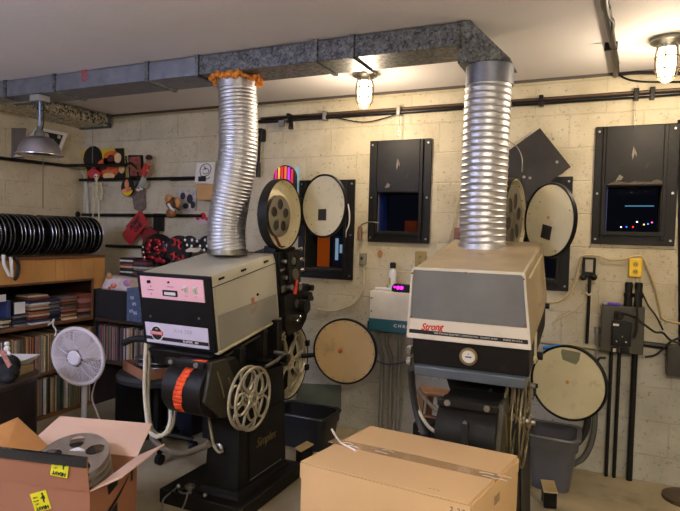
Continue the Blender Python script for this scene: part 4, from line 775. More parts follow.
# doll sitting on the rail (body one continuous mesh)
def skin_body(name, joints, bones, mat, parent, sub=1):
    me = bpy.data.meshes.new(name); me.from_pydata([Vector(j[0])-wpos(parent) for j in joints], bones, [])
    o = bpy.data.objects.new(name, me); C.objects.link(o); o.parent = parent
    s_ = o.modifiers.new('skin', 'SKIN'); me.skin_vertices.new() if not me.skin_vertices else None
    for i, j in enumerate(joints): me.skin_vertices[0].data[i].radius = (j[1], j[1])
    me.skin_vertices[0].data[0].use_root = True
    u_ = o.modifiers.new('sub', 'SUBSURF'); u_.levels = sub; u_.render_levels = sub; me.materials.append(mat); s_.use_smooth_shade = True
    return o
def J(px, py, Y, r): return (A(px, py, Y=Y), r)
t = thing('doll', 'small doll in red top and grey trousers sitting on the second rail', 'doll', A(140, 190, Y=3.72))
skin_body('doll_body', [J(143, 176, 3.72, .02), J(146, 168, 3.72, .026), J(148, 163, 3.72, .012), J(149, 159, 3.72, .026), J(140, 172, 3.70, .010), J(134, 169, 3.69, .009), J(128, 165, 3.69, .008), J(151, 174, 3.72, .009), J(147, 178, 3.70, .009), J(142, 182, 3.70, .014), J(138, 189, 3.70, .012), J(145, 181, 3.72, .013), J(141, 188, 3.72, .011)],
          [(0, 1), (1, 2), (2, 3), (1, 4), (4, 5), (5, 6), (1, 7), (7, 8), (0, 9), (9, 10), (0, 11), (11, 12)], M('doll_skin', (150, 100, 74), .6), t)
mk('red_top', MB().tube(sm([A(143.5, 175, Y=3.72), A(146, 169, Y=3.72), A(148, 165, Y=3.72)]), [.026]*8+[.03]*4+[.028]*4+[.02], 12), M('doll_red_cloth', (176, 44, 48), .7), t)
mk('grey_trousers', MB().tube([A(143, 178, Y=3.71), A(142, 182, Y=3.70), A(139.5, 187, Y=3.70)], [.02, .018, .016], 10).tube([A(144, 178, Y=3.72), A(144.5, 182, Y=3.72), A(142, 187, Y=3.72)], [.02, .018, .015], 10), M('doll_grey_cloth', (140, 148, 150), .7), t)
mk('shoes', MB().ball(A(138, 190, Y=3.695), .017, 8, 1, 1.3, .7).ball(A(141, 189, Y=3.715), .015, 8, 1, 1.3, .7), whitePaper, t)
mk('hair', MB().ball(A(149, 157.5, Y=3.725), .03, 12, 1, 1, .8), M('dark_brown_hair', (44, 26, 18), .7), t)
mk('eyes', MB().ball(A(147.8, 160, Y=3.693), .004, 6).ball(A(150.2, 160, Y=3.693), .004, 6), inkB, t)
panel('cloth_strip', [(131, 190), (144, 188), (145, 208), (140, 212), (134, 209)], 3.775, .012, M('mottled_grey_cloth', (112, 96, 88), .8, var=.4, vs=25), 'mottled grey cloth hanging below the doll', 'cloth')
# skeleton on a chain
chain(A(92.5, 150, Y=3.70).x, A(92.5, 174, Y=3.70).z, 2.40, 'long thin chain hanging from the side duct to the skeleton', y=3.70, link=.016)
t = thing('skeleton_figure', 'small cream plastic skeleton hanging on a chain in the corner', 'figurine', A(96, 222, Y=3.70)); bone = M('bone_plastic', (206, 194, 156), .5)
sk = MB(); S_ = lambda x, y, yy=3.70: A(x, y, Y=yy)
sk.tube([S_(96.5, 180), S_(96.5, 197)], .006, 8)
for i, wd in enumerate((3.2, 3.6, 3.6, 3.0)):
    y_ = 184+i*2.2; c_ = S_(96.5, y_); k = .0082*wd; sk.tube([(c_.x+k*math.cos(a), 3.70+.6*k*math.sin(a), c_.z) for a in [i_*math.pi/8 for i_ in range(16)]], .0035, 6, closed=True)
sk.tube([S_(92.5, 183), S_(100.5, 183)], .005, 6); c_ = S_(96.5, 197); sk.ball(c_, .026, 10, 1, .5, .55)
for a_, b_, c2 in (((93, 183), (92.5, 192), (93.5, 200)), ((100.5, 183), (102, 192), (101, 200)), ((94.5, 198), (93.5, 209), (92.3, 222)), ((98.5, 198), (99, 209), (98.8, 222))):
    sk.tube([S_(*a_), S_(*b_), S_(*c2)], [.008, .0055, .007], 8); sk.ball(S_(*b_), .0085, 6); sk.ball(S_(*c2), .012, 6, 1, 1.5, .6)
sk.ball(S_(96.5, 176.5), .026, 12, .85, .9, 1).ball(S_(96.5, 179.5), .016, 8, .9, .9, .8)
mk('bones', sk, bone, t)
mk('eye_sockets', MB().ball(S_(95.3, 176.5, 3.677), .0065, 6).ball(S_(97.9, 176.5, 3.677), .0065, 6), inkB, t)
one('white_cable', MB().tube(sm([A(x, y, Y=3.77) for x, y in ((77, 168), (83, 172), (86, 182), (87, 195), (88, 215), (89, 226))]), .006, 8).tube(sm([A(x, y, Y=3.78) for x, y in ((80, 170), (85, 180), (86, 200), (87, 225))]), .005, 8), M('white_cable', (200, 196, 186), .5), 'white cables dropping down the wall left of the skeleton', 'cable')
# ADMIT ONE tickets
def ticket(cx_, cy_, rot, Y, label, txt):
    q = A(cx_, cy_, Y=Y); T = FACE((q.x, Y, q.z)) @ Matrix.Rotation(R(rot), 4, 'Z'); t = thing('ticket_sign', label, 'sign', (q.x, Y, q.z)) if txt else None
    a_, b_, r_ = .115, .072, .018; out = []
    for sx, sy in ((1, 1), (-1, 1), (-1, -1), (1, -1)):
        seq = [(sx*a_, sy*(b_-r_)), (sx*(a_-r_*.7), sy*(b_-r_*.7)), (sx*(a_-r_), sy*b_)]; out += seq if sx*sy > 0 else seq[::-1]
    o_ = mk('ticket_board' if txt else 'ticket_sign', MB(T).plate(out, [], (0, 0, -.006), (1, 0, 0), (0, 1, 0), (0, 0, 1), .006), M('ticket_red', (158, 32, 34), .6, var=.1), t)
    if not txt: tag(o_, label, 'sign')
    if txt:
        mk('lettering', text_mb('ADMIT', .04, T @ Matrix.Translation((0, .025, .0008)), wmax=.15, bold=.0026), inkB, t); mk('lettering', text_mb('ONE', .04, T @ Matrix.Translation((0, -.028, .0008)), wmax=.1, bold=.0026), inkB, t)
ticket(136.5, 225, 42, 3.71, 'red ticket-shaped sign reading ADMIT ONE', True)
ticket(133, 231, 47, 3.735, 'plain red ticket-shaped sign behind the lettered one', False)
panel('red_cloth', [(140, 230), (150, 226), (160, 236), (158, 250), (144, 246)], 3.745, .01, M('dark_red_cloth', (124, 30, 32), .7, var=.4, vs=25), 'dark red cloth right of the ticket signs', 'cloth')
# brown wooden mask
t = thing('wooden_mask', 'brown and tan shaped mask hanging over the third rail', 'mask', A(172, 218, Y=3.70))
tan = M('tan_mask_wood', (176, 124, 66), .4); bro = M('brown_mask_wood', (96, 56, 34), .4)
c_ = A(172, 203, Y=3.70); mk('mask_upper', MB().ball(c_, .055, 16, 1.15, .5, .9), bro, t)
mk('mask_ears', MB().ball(A(168.5, 199, Y=3.69), .04, 14, .9, .5, 1).ball(A(177, 202.5, Y=3.69), .038, 14, .8, .5, 1.2), tan, t)
mk('mask_muzzle', MB().ball(A(171, 213, Y=3.69), .046, 14, 1.1, .6, .9), M('mid_brown_mask_wood', (140, 88, 48), .4), t)
mk('white_stripe', MB().tube([A(168.5, 204, Y=3.665), A(171, 208, Y=3.66), A(174.5, 210.5, Y=3.668)], .011, 8), whitePaper, t)
mk('cord', MB().tube(sm([A(173, 201, Y=3.66), A(175, 207, Y=3.66), A(180, 210, Y=3.67)]), .006, 6), rubber, t)
# reels pictures etc behind duct
t = thing('clustered_print', 'glossy print crowded with small dark and pale figures, between mask and wooden box', 'picture', A(186, 210, Y=3.79))
panel('sheet', [(175, 190), (196, 190), (196, 211), (181, 209)], 3.786, .006, M('pale_print', (176, 172, 172), .5, var=.3, vs=24), '', '', parent=t)
blobs(t, 'dark_figures', [(183, 196, 2.5, 3), (190, 199, 3, 4), (186, 206, 3, 2.4), (193, 205, 2.4, 3)], 3.785, M('print_ink', (40, 38, 44), .5, var=.5, vs=40), .002)
blobs(t, 'pale_figures', [(187, 194, 1.6, 1.6), (181, 202, 1.6, 2.5), (190, 206, 1, 2)], 3.783, M('print_pale', (214, 198, 190), .5), .002)
t = thing('white_cartoon_print', 'white card with black line drawing above the small wooden box', 'card', A(205, 184, Y=3.74))
panel('card', [(197, 163), (215, 162), (213, 184), (194.5, 182)], 3.74, .006, whitePaper, '', '', parent=t)
q = A(205, 171, Y=3.738); lnb = MB()
for pts in (((201, 176), (200, 170), (203, 165), (208, 164), (211, 168), (209, 174), (205, 176), (201, 176)), ((203, 170), (206, 168), (209, 171), (206, 174), (203, 173)), ((202, 178), (207, 179), (210, 177)), ((204, 166), (206, 170))): lnb.tube(sm([A(x, y, Y=3.738) for x, y in pts], 4), .0028, 5)
lnb.box(A(198.5, 180, Y=3.74).x, A(206, 180, Y=3.74).x, 3.736, 3.739, A(200, 181.5, Y=3.74).z, A(200, 176.5, Y=3.74).z)
mk('line_drawing', lnb, inkB, t)
c_ = A(204, 191.5, Y=3.70)
one('wooden_box', MB().box(c_.x-.075, c_.x+.075, 3.70, 3.79, c_.z-.068, c_.z+.062), M('pale_wood_box', (190, 146, 92), .5, var=.12, vs=8), 'small pale wooden box on the wall left of the S-bent duct', 'box', bev=.004)
panel('strip_behind', [(170, 177), (196, 176.5), (196, 180), (170, 181)], 3.77, .01, dark, 'black strip fixed along the second rail left of the wooden box', 'strip')
t = thing('red_white_print', 'small red and white card on the third rail beside the duct', 'card', A(204, 224, Y=3.76))
panel('card', [(193, 215), (209, 211), (210, 223), (199, 224), (194, 220)], 3.755, .006, M('pinkish_card', (206, 190, 192), .6), '', '', parent=t)
blobs(t, 'red_pattern', [(203, 216, 3.2, 3), (198, 218, 2, 1.8), (207, 219, 1.6, 1.6)], 3.754, M('crimson_print', (186, 40, 48), .5), .002)
# red lettered reels balloon cluster and bow
t = thing('sequinned_cushion', 'glossy red and black crumpled ornament behind the left lamphouse', 'ornament', A(160, 262, Y=3.6))
bk = MB(); c_ = A(158, 250, Y=3.62); bk.ball(c_, .16, 20, 1.1, .3, .85); mk('black_backing', bk, M('glossy_black_foil', (30, 20, 22), .25, var=.6, vs=22), t)
bl = MB(); rnd = random.Random(3)
for i in range(34):
    x = rnd.uniform(143, 166); y = rnd.uniform(240, 262); bl.ball(A(x, y, Y=3.575), rnd.uniform(.01, .022), 7, 1.3, .5, rnd.uniform(.5, 1.2))
mk('red_foil', bl, M('crimson_foil', (156, 28, 36), .25, .4, var=.5, vs=30), t)
mk('white_beads', MB().ball(A(143, 247, Y=3.57), .008, 6).ball(A(143.5, 252, Y=3.57), .008, 6).ball(A(144.5, 257, Y=3.57), .008, 6).ball(A(147, 262, Y=3.57), .008, 6), whitePaper, t)
t = thing('red_disc_ornament', 'black disc with bright red swirl shapes beside the crumpled ornament', 'ornament', A(180, 262, Y=3.55))
c_ = A(178, 250, Y=3.56); mk('disc', MB().cyl(c_, c_+Vector((0, .03, 0)), .115, n=32), inkB, t)
sw_ = MB()
for (x, y, a_) in ((177, 243, .3), (181, 246, 1.4), (176, 254, 2.4), (181, 257, 3.4), (173, 242, 4.4), (172, 257, 5.2)):
    q = A(x, y, Y=3.552); sw_.tube([(q.x+.022*math.cos(a_+b_*.5), 3.553, q.z+.026*math.sin(a_+b_*.5)) for b_ in range(8)], .0085, 6)
mk('red_swirls', sw_, red, t)
t = thing('polka_dot_bow', 'black bow with white dots between red disc and S-bent duct', 'bow', A(198, 254, Y=3.55))
c_ = A(199, 243, Y=3.56); bo = MB(); bo.ball(c_+Vector((-.09, 0, 0)), .07, 14, 1.1, .3, .8).ball(c_+Vector((.075, 0, 0)), .07, 14, 1.1, .3, .85).ball(c_, .03, 10, 1, .8, 1)
bw_ = mk('bow_loops', bo, inkB, t)
for x, y in ((185, 240), (187, 245), (192, 240), (191.5, 246), (197, 241), (200, 246), (205, 240), (207, 246), (204, 250)): mk('white_dot', MB().ball(A(x, y, Y=3.535), .0115, 8, 1, .35, 1), whitePaper, bw_)
panel('white_label', [(185.5, 250), (190, 247.5), (201, 248.5), (198, 252), (186, 252)], 3.53, .006, M('cream_label', (214, 204, 178), .6), 'cream paper scrap below the dotted bow', 'paper')

# ---------------------------------------------------------------- left wall: pendant, picture, shelves
q = A(40, 97, Z=2.295)
t = thing('pendant_lamp', 'unlit metal dome pendant lamp hanging from the long duct at left', 'lamp', (q.x, q.y, 1.9)); px_, py_ = q.x, q.y
bz = A(40, 158, Y=py_).z; tz = A(40, 136, Y=py_).z; rr = .165
mk('junction_box', MB().box(px_-.045, px_+.045, py_-.045, py_+.045, 2.262, 2.305), M('zinc_box', (176, 178, 180), .35, .6), t, bev=.004)
mk('conduit_arm', MB().tube([(px_-.045, py_, 2.275), (px_-.9, py_+.0, 2.275)], .009, 8), steel, t)
mk('stem', MB().tube([(px_, py_, 2.262), (px_, py_, tz+.04)], .009, 10), M('bluish_conduit', (140, 160, 190), .35, .7), t)
mk('cable', MB().tube(sm([(px_+.03, py_, 2.262), (px_+.035, py_, 2.15), (px_+.03, py_, tz+.06), (px_+.01, py_, tz+.03)]), .005, 6), rubber, t)
mk('lamp_cap', MB().lathe([(0, .075), (.018, .075), (.022, .05), (.034, .035), (.036, .0), (.05, -.01), (0, -.01)], (px_, py_, tz-.01), (0, 0, 1), 24), steel, t)
hgt = tz-bz
mk('shade', MB().lathe([(.03, 0), (.055, -.006), (.088, -.022), (.112, -.047), (.13, -.082), (.138, -.118), (.152, -.126), (.152, -.131), (.134, -.125), (.125, -.083), (.107, -.051), (.083, -.027), (.052, -.011), (.03, -.006)], (px_, py_, tz), (0, 0, 1), 48, close=True), M('brushed_aluminium_shade', (176, 172, 176), .32, .85), t)
mk('inner_rim', MB().lathe([(.133, -.121), (.10, -.136), (.05, -.142), (0, -.144)], (px_, py_, tz), (0, 0, 1), 32), chrome, t)
chain(px_+.035, A(42, 208, Y=py_).z, tz-.148, 'thin pull chain hanging from the dome pendant lamp', y=py_, mat=M('dim_chain', (110, 100, 80), .5, .5))
# framed photo on left wall
pts = [A(x, y, X=-4.31) for x, y in ((36.5, 127), (67, 133.5), (59, 154), (14, 157))]
t = thing('framed_photo', 'white-framed black picture with round pale shapes leaning behind the dome lamp', 'picture', (-4.31, pts[0].y, pts[3].z))
def quad_in(f): cc = sum(pts, Vector())/4; return [cc+(p-cc)*f for p in pts]
mk('frame', MB().plate([(p.y, p.z) for p in pts], [], (-4.318, 0, 0), (0, 1, 0), (0, 0, 1), (1, 0, 0), .018), whitePaper, t)
mk('picture_face', MB().plate([(p.y, p.z) for p in quad_in(.78)], [], (-4.2995, 0, 0), (0, 1, 0), (0, 0, 1), (1, 0, 0), .001), inkB, t)
bl = MB()
for x, y, r_ in ((46, 136, .03), (33, 139, .028), (52, 141, .022), (59, 137, .018), (52, 149, .012)): q = A(x, y, X=-4.298); bl.plate(circ(q.y, q.z, r_, r_*.9, 14), [], (-4.298, 0, 0), (0, 1, 0), (0, 0, 1), (1, 0, 0), .001)
mk('pale_shapes', bl, M('pale_photo_tone', (196, 176, 160), .5), t)
panel_ = MB().plate([(A(12, 128, X=-4.33).y, A(12, 128, X=-4.33).z), (A(26, 128, X=-4.33).y, A(26, 128, X=-4.33).z), (A(24, 158, X=-4.33).y, A(24, 158, X=-4.33).z), (A(12, 158, X=-4.33).y, A(12, 158, X=-4.33).z)], [], (-4.338, 0, 0), (0, 1, 0), (0, 0, 1), (1, 0, 0), .012)
one('grey_board', panel_, M('grey_board', (110, 104, 104), .7), 'grey board on the left wall behind the white-framed picture', 'board')

XF = -3.65
zt = 1.197
yE = 3.41; yS = 1.9
t = thing('storage_cabinet', 'long wooden cabinet with plank front and open record shelves along the left wall', 'cabinet', (-3.95, 2.7, 0))
mk('top_board', MB().box(XL+.005, XF+.01, yS, yE, zt-.02, zt), woodD, t, bev=.003)
xs = [yS, 2.2, 2.4, 2.57, 2.585, 2.67, 2.83, 2.95, 3.03, 3.20, 3.29]
fr = MB()
for a_, b_ in zip([1.9, 2.18, 2.42, 2.61, 2.79, 2.955, 3.03, 3.19, 3.305], [2.177, 2.417, 2.607, 2.787, 2.952, 3.027, 3.187, 3.302, 3.41]): fr.box(XF-.018, XF, a_, b_, 1.015, zt-.02)
mk('plank_front', fr, woodP, t, bev=.002)
mk('end_plank', MB().box(XF-.018, XF, 3.30, 3.41, .93, 1.015), woodP, t)
mk('back_panel', MB().box(XL+.005, XL+.02, yS, yE, .0, zt-.02), M('dark_back_board', (46, 34, 26), .7), t)
mk('inner_floor', MB().box(XL+.02, XF-.02, yS, yE, .995, 1.013), woodD, t)
for y_ in (yS, yE-.021): mk('end_panel', MB().box(XL+.02, XF-.001, y_, y_+.02, .0, 1.0), M('dark_side_board', (62, 44, 32), .6), t)
zs = 1.42-(1.42-.640)*.9125
mk('trim_strip', MB().box(XF-.01, XF+.004, yS, 3.30, 1.003, 1.015).box(XF-.012, XF+.004, 3.287, 3.30, zs, 1.003), woodD, t)
mk('shelf_board', MB().box(XL+.02, XF+.004, yS+.02, 3.30, zs-.022, zs), woodD, t, bev=.002)
zl = .345
mk('shelf_board', MB().box(XL+.02, XF-.004, yS+.02, yE-.022, zl-.02, zl), woodD, t, bev=.002)
mk('shelf_board', MB().box(XL+.02, XF-.004, yS+.02, yE-.022, .005, .028), woodD, t)

# row of black reels on the cabinet
proto = oval_reel('film_reel', '', (0, 0, 0), .148, .03, mat=M('glossy_black_reel', (30, 30, 31), .22, .2, var=.2, spec=.9, coat=.5), filmr=.12, nrm=(0, 1, 0), group='black reels standing in a row on the wooden cabinet')
rimm = M('glint_reel_edge', (112, 110, 106), .25, .8, var=.3)  # paler rims: the shine along the edges is put into the colour
for ch in proto.children:
    if ch.name.startswith('rim_roll'): ch.data.materials[0] = rimm
ny = 17; rnd = random.Random(5)
for i in range(ny):
    o = proto if i == 0 else dup(proto)
    y_ = 3.385-i*.072-(.03 if 7 <= i else 0)
    o.location = (-3.815+rnd.uniform(-.006, .006), y_, zt+.1535); o.rotation_euler = (rnd.uniform(-.03, .03), rnd.uniform(0, 6.28), R(-1.5)+rnd.uniform(-.06, .06)); o['label'] = 'black film reel in the row on the wooden cabinet, %s from the right end' % ORD[i]
# white clips hanging on cabinet front
q = A(7, 270, X=XF+.012)
t = thing('curved_handle', 'pale curved hook hanging in front of the cabinet planks', 'hook', A(10, 277, X=XF+.02))
mk('pale_strap', MB().tube(sm([A(x, y, X=XF+.02) for x, y in ((3.5, 255), (4, 264), (7, 271), (9.5, 276))]), .011, 8).tube(sm([A(x, y, X=XF+.02) for x, y in ((10.5, 257), (11.5, 267), (11.5, 277))]), .011, 8), whitePaper, t)
mk('black_strap', MB().tube(sm([A(x, y, X=XF+.02) for x, y in ((15, 257), (18.5, 265), (17.5, 275), (14.5, 280))]), .012, 8), rubber, t)

# records standing: two rows in the left unit, one row in the corner unit
LPC = [('cream', (196, 180, 142)), ('tan', (170, 126, 82)), ('brown', (110, 76, 54)), ('grey', (120, 116, 112)), ('dark', (52, 46, 44)), ('red', (150, 58, 48)), ('olive', (112, 108, 72)), ('orange', (186, 112, 56)), ('white', (204, 198, 190)), ('green', (72, 92, 76)), ('blue', (72, 84, 116)), ('pink', (170, 122, 118))]
lpm = {n: M('%s_sleeve' % n, c, .6, var=.15, vs=14) for n, c in LPC}
lpmesh = {}
def lp_row(axis, s0, s1, z, front, group, row, weights, seed, h=.28, lean=.0):
    rn = random.Random(seed); cnt = {}; s_ = s0; items = []
    while s_ < s1-.022:
        th = rn.choice((.006, .008, .010, .013)); n_ = rn.choice(weights); items.append((s_, th, n_)); s_ += th+.0012
    for s_, th, n_ in items:
        cnt[n_] = cnt.get(n_, 0)+1; key = (n_, th, axis)
        if key not in lpmesh:
            mb = MB().box(-.28, 0, 0, th, 0, 1) if axis == 'Y' else MB().box(0, th, 0, .28, 0, 1)
            o = mk('record_sleeve', mb, lpm[n_], origin=(0, 0, 0)); lpmesh[key] = o; first = True
        else: o = lpmesh[key].copy(); C.objects.link(o)
        j = rn.uniform(0, .02); o.location = (front-j, s_, z+.0015) if axis == 'Y' else (s_, front+j, z+.0015)
        o.scale = (1, 1, h+rn.uniform(-.012, .004)); o.rotation_euler = (0, 0, 0)
        if lean and axis == 'Y': o.rotation_euler = (lean, 0, 0)
        i_ = cnt[n_]; wd = ORD[i_-1] if i_ <= len(ORD) else str(i_)+'th'
        o['label'] = '%s record sleeve, %s %s one from the left, %s' % (n_, wd, n_, row); o['category'] = 'record'; o['group'] = group
    return
lp_row('Y', 2.36, 3.37, zl, XF-.02, 'records in the upper row of the left cabinet', 'upper row of left cabinet', ['cream', 'tan', 'orange', 'red', 'cream', 'brown', 'grey', 'dark', 'tan', 'olive', 'white', 'pink'], 11, .275)
lp_row('Y', 2.36, 3.33, .028, XF-.02, 'records in the lower row of the left cabinet', 'lower row of left cabinet', ['grey', 'brown', 'dark', 'cream', 'green', 'tan', 'olive', 'grey', 'white', 'dark'], 12, .27)
# things inside the left cabinet shelf: stacks of cases
CC = {'cream': (186, 172, 142), 'orange': (156, 98, 66), 'dark': (40, 38, 42), 'blue': (54, 66, 104), 'brown': (104, 70, 52), 'red': (128, 60, 54), 'pink': (156, 104, 98), 'yellow': (196, 164, 66), 'grey': (110, 108, 112), 'white': (212, 208, 200)}
cm_ = {k: M('%s_case' % k, v, .4, var=.2, vs=20) for k, v in CC.items()}
def case_stack(xf, ya, yb, z, cols, label, group, dep=.14, axis='Y', th=.0135):
    cols = [cols[(i*3+i//len(cols)) % len(cols)] if len(cols) % 3 else cols[i % len(cols)] for i in range(int(len(cols)*1.5))]; th /= 1.5
    for i, c_ in enumerate(cols):
        j = random.uniform(-.006, .006); hh = th*random.uniform(.85, 1.2); z1_ = z+hh
        b = MB().box(xf-dep+j, xf+j, ya+j, yb+j, z, z1_-.0006) if axis == 'Y' else MB().box(ya+j, yb+j, xf-j, xf+dep, z, z1_-.0006)
        one('disc_case', b, cm_[c_], '%s flat case, %s from bottom, %s' % (c_, ORD[i], label), 'case', group); z = z1_
    return z
z_ = zs+.0005
P = lambda px: A(px, 310, X=XF-.04).y
one('dark_folder', MB().box(XF-.2, XF-.06, P(15), P(24), z_, z_+.17), cm_['dark'], 'tall dark folder left of the shelf stacks', 'folder', bev=.003)
one('blue_folder', MB().box(XF-.2, XF-.05, P(8), P(12), z_, z_+.19), cm_['blue'], 'upright blue folder at the left of the middle shelf', 'folder', bev=.003)
zz_ = case_stack(XF-.03, P(1), P(9), z_, ['dark', 'cream', 'dark', 'cream'], 'far left stack on the middle shelf', 'cases on the middle shelf', th=.016)
zz_ = case_stack(XF-.05, P(14), P(28), z_, ['grey', 'dark', 'blue', 'dark'], 'second stack on the middle shelf', 'cases on the middle shelf', th=.018)
zz_ = case_stack(XF-.03, P(29), P(48), z_, ['white', 'blue', 'dark', 'brown', 'red', 'cream', 'orange', 'orange', 'dark', 'cream', 'pink', 'cream'], 'tallest orange stack on the middle shelf', 'cases on the middle shelf', th=.0165)
zz_ = case_stack(XF-.05, P(50), P(61), z_, ['dark', 'grey', 'dark', 'blue', 'dark', 'blue', 'dark', 'grey', 'blue', 'dark'], 'dark blue stack on the middle shelf', 'cases on the middle shelf', th=.016)
zz_ = case_stack(XF-.03, P(62), P(76), z_, ['white', 'brown', 'grey', 'yellow', 'dark', 'brown', 'red', 'orange', 'dark', 'cream', 'brown'], 'stack with yellow case, middle shelf', 'cases on the middle shelf', th=.016)
zz_ = case_stack(XF-.03, P(77.5), P(91), z_, ['grey', 'pink', 'red', 'brown', 'pink', 'brown', 'dark', 'brown', 'pink', 'dark', 'brown'], 'rightmost stack on the middle shelf', 'cases on the middle shelf', th=.0165)
c_ = A(20, 308, X=XF-.03)
one('white_note', MB().box(XF-.034, XF-.031, c_.y-.04, c_.y+.04, c_.z-.04, c_.z+.04), whitePaper, 'small square white note standing on the middle shelf', 'note')
one('white_note', MB().box(XF-.034, XF-.031, A(1, 300, X=XF).y, A(9, 300, X=XF).y, A(5, 302, X=XF).z, A(5, 295, X=XF).z), whitePaper, 'white paper slip on the blue folder at far left', 'note')
# white bent tag
one('white_ribbon', MB().tube(sm([A(x, y, X=XF+.015) for x, y in ((48, 325), (52, 322), (54, 319.5), (53, 325), (56, 330), (55, 336))]), .006, 8), whitePaper, 'white ribbon hanging over the middle shelf edge', 'ribbon')

# corner unit against the back wall
YF = 3.31
bx0, bx1 = -3.648, -2.55; zsh = 1.42-(1.42-.665)*.954
t = thing('corner_bookcase', 'dark bookcase standing against the back wall in the corner', 'bookcase', (-3.1, 3.55, 0))
mk('shelf_board', MB().box(bx0, bx1, YF, 3.799, zsh-.025, zsh), M('dark_shelf_board', (60, 46, 36), .5), t, bev=.003)
mk('shelf_board', MB().box(bx0, bx1, YF, 3.799, .345, .37), M('dark_shelf_board', (60, 46, 36), .5), t, bev=.003)
for x_ in (bx0, bx1-.015): mk('side_panel', MB().box(x_, x_+.015, YF, 3.799, 0, zsh-.025), M('dark_back_board', (46, 34, 26), .7), t)
mk('back_panel', MB().box(bx0+.015, bx1-.015, 3.78, 3.799, 0, zsh-.025), M('dark_back_board', (46, 34, 26), .7), t)
lp_row('X', bx0+.02, -2.95, .37, YF+.015, 'records in the corner bookcase', 'corner bookcase row', ['grey', 'dark', 'cream', 'white', 'tan', 'cream', 'dark', 'red', 'brown', 'brown', 'blue', 'pink'], 21, .272)
p0 = A(94.5, 289.5, Y=YF+.01); p1 = A(126, 317, Y=YF+.01)
one('loudspeaker', MB().box(p0.x, p1.x, YF+.01, 3.6, zsh+.0005, p0.z), M('speaker_cloth', (24, 22, 22), .8), 'plain black loudspeaker box lying in the corner bookcase top', 'loudspeaker', bev=.004)
t = thing('blue_printed_box', 'blue box printed with pale figures beside the black loudspeaker', 'box', (p1.x+.08, 3.4, zsh))
b1_ = A(139, 289, Y=YF+.01)
mk('carton', MB().box(p1.x+.004, p1.x+.15, YF+.01, 3.55, zsh+.0005, b1_.z), M('slate_blue_print', (84, 98, 126), .5, var=.3, vs=40), t, bev=.003)
for x, y in ((132, 298), (134, 304), (131, 311), (135, 313)): q = A(x, y, Y=YF+.008); mk('pale_print', MB().box(q.x-.018, q.x+.018, YF+.008, YF+.01, q.z-.012, q.z+.012), M('pale_blue_print', (170, 176, 190), .5, var=.5, vs=60), t)
top = p0.z+.0005
def plush(cx_, cy_, r_, col, name, label, mm): one(name, MB().ball(A(cx_, cy_, Y=YF+.10), r_, 12, 1.1, .8, .85), mm, label, 'toy')
q = A(112, 282, Y=YF+.1)
t = thing('patterned_bag', 'pale flowered bag lying on the black loudspeaker', 'bag', (q.x, YF+.15, top))
bg = MB()
bg.hexa([(p0.x+.03, YF+.03, top), (p1.x+.0, YF+.03, top), (p1.x+.0, YF+.2, top), (p0.x+.03, YF+.2, top)], [(p0.x+.07, YF+.06, top+.115), (p1.x-.02, YF+.05, top+.10), (p1.x-.02, YF+.18, top+.10), (p0.x+.07, YF+.18, top+.115)])
mk('bag_body', bg, M('pale_flowered_cloth', (206, 190, 188), .7, var=.2, vs=14), t, bev=.02)
fl = MB()
for x, y, r_ in ((109, 276, .03), (106, 287, .022)): fl.ball(A(x, y, Y=YF+.045), r_, 8, 1, .4, 1)
mk('tan_flowers', fl, M('tan_flower', (186, 140, 96), .7), t)
fl = MB()
for x, y, r_ in ((114, 286, .03), (110, 288, .02)): fl.ball(A(x, y, Y=YF+.04), r_, 8, 1.2, .4, .7)
mk('red_flowers', fl, M('brick_flower', (178, 84, 72), .7), t)
mk('violet_flowers', MB().ball(A(127, 283, Y=YF+.045), .036, 10, 1.1, .4, .8), M('violet_flower', (184, 130, 176), .7), t)
zb = A(120, 276.5, Y=YF+.1).z
zb = max(zb, top+.116)
one('display_riser', MB().box(p0.x+.06, b1_.x+.06, YF+.2, YF+.45, top, zb-.0005), M('dark_back_board', (46, 34, 26), .7), 'dark riser box behind the flowered bag carrying flat boxes', 'box')
zq = case_stack(YF+.21, p0.x+.065, p0.x+.20, zb, ['dark', 'white', 'dark', 'dark', 'cream', 'red'], 'the left stack above the flowered bag', 'cases above the flowered bag', dep=.15, axis='X', th=.022)
zq = case_stack(YF+.21, p0.x+.21, p0.x+.35, zb, ['blue', 'red', 'dark', 'grey', 'cream', 'dark'], 'the right stack above the flowered bag', 'cases above the flowered bag', dep=.15, axis='X', th=.02)

# ---------------------------------------------------------------- standing fan
fc = A(78, 356.5, Y=2.45)
t = thing('standing_fan', 'white round pedestal fan in front of the record shelves', 'fan', (fc.x+.03, 2.55, 0)); fr_ = .172
T = Matrix.Translation(fc) @ Matrix.Rotation(R(12), 4, 'Z') @ Matrix.Rotation(R(5), 4, 'X')
pk = M('fan_plastic', (208, 200, 206), .4, var=.03)
TL = T @ Matrix.Rotation(R(90), 4, 'X')      # local z -> -Y
cg = MB(TL); cg.tube([(fr_*math.cos(2*math.pi*i/64), fr_*math.sin(2*math.pi*i/64), 0) for i in range(64)], .0125, 10, closed=True); mk('grille_rim', cg, pk, t)
cg = MB(TL)
for k in range(1, 14):
    r_ = .052+k*(fr_-.06)/14; z_ = .035*(1-(r_/fr_)**2); cg.tube([(r_*math.cos(2*math.pi*i/48), r_*math.sin(2*math.pi*i/48), z_) for i in range(48)], .0024, 5, closed=True)
for k in range(12):
    a = 2*math.pi*k/12+.1; cg.tube([(r_*math.cos(a), r_*math.sin(a), .035*(1-(r_/fr_)**2)+.001) for r_ in (.05, .09, .13, fr_)], .0022, 5)
mk('front_grille', cg, pk, t)
cg = MB(TL)
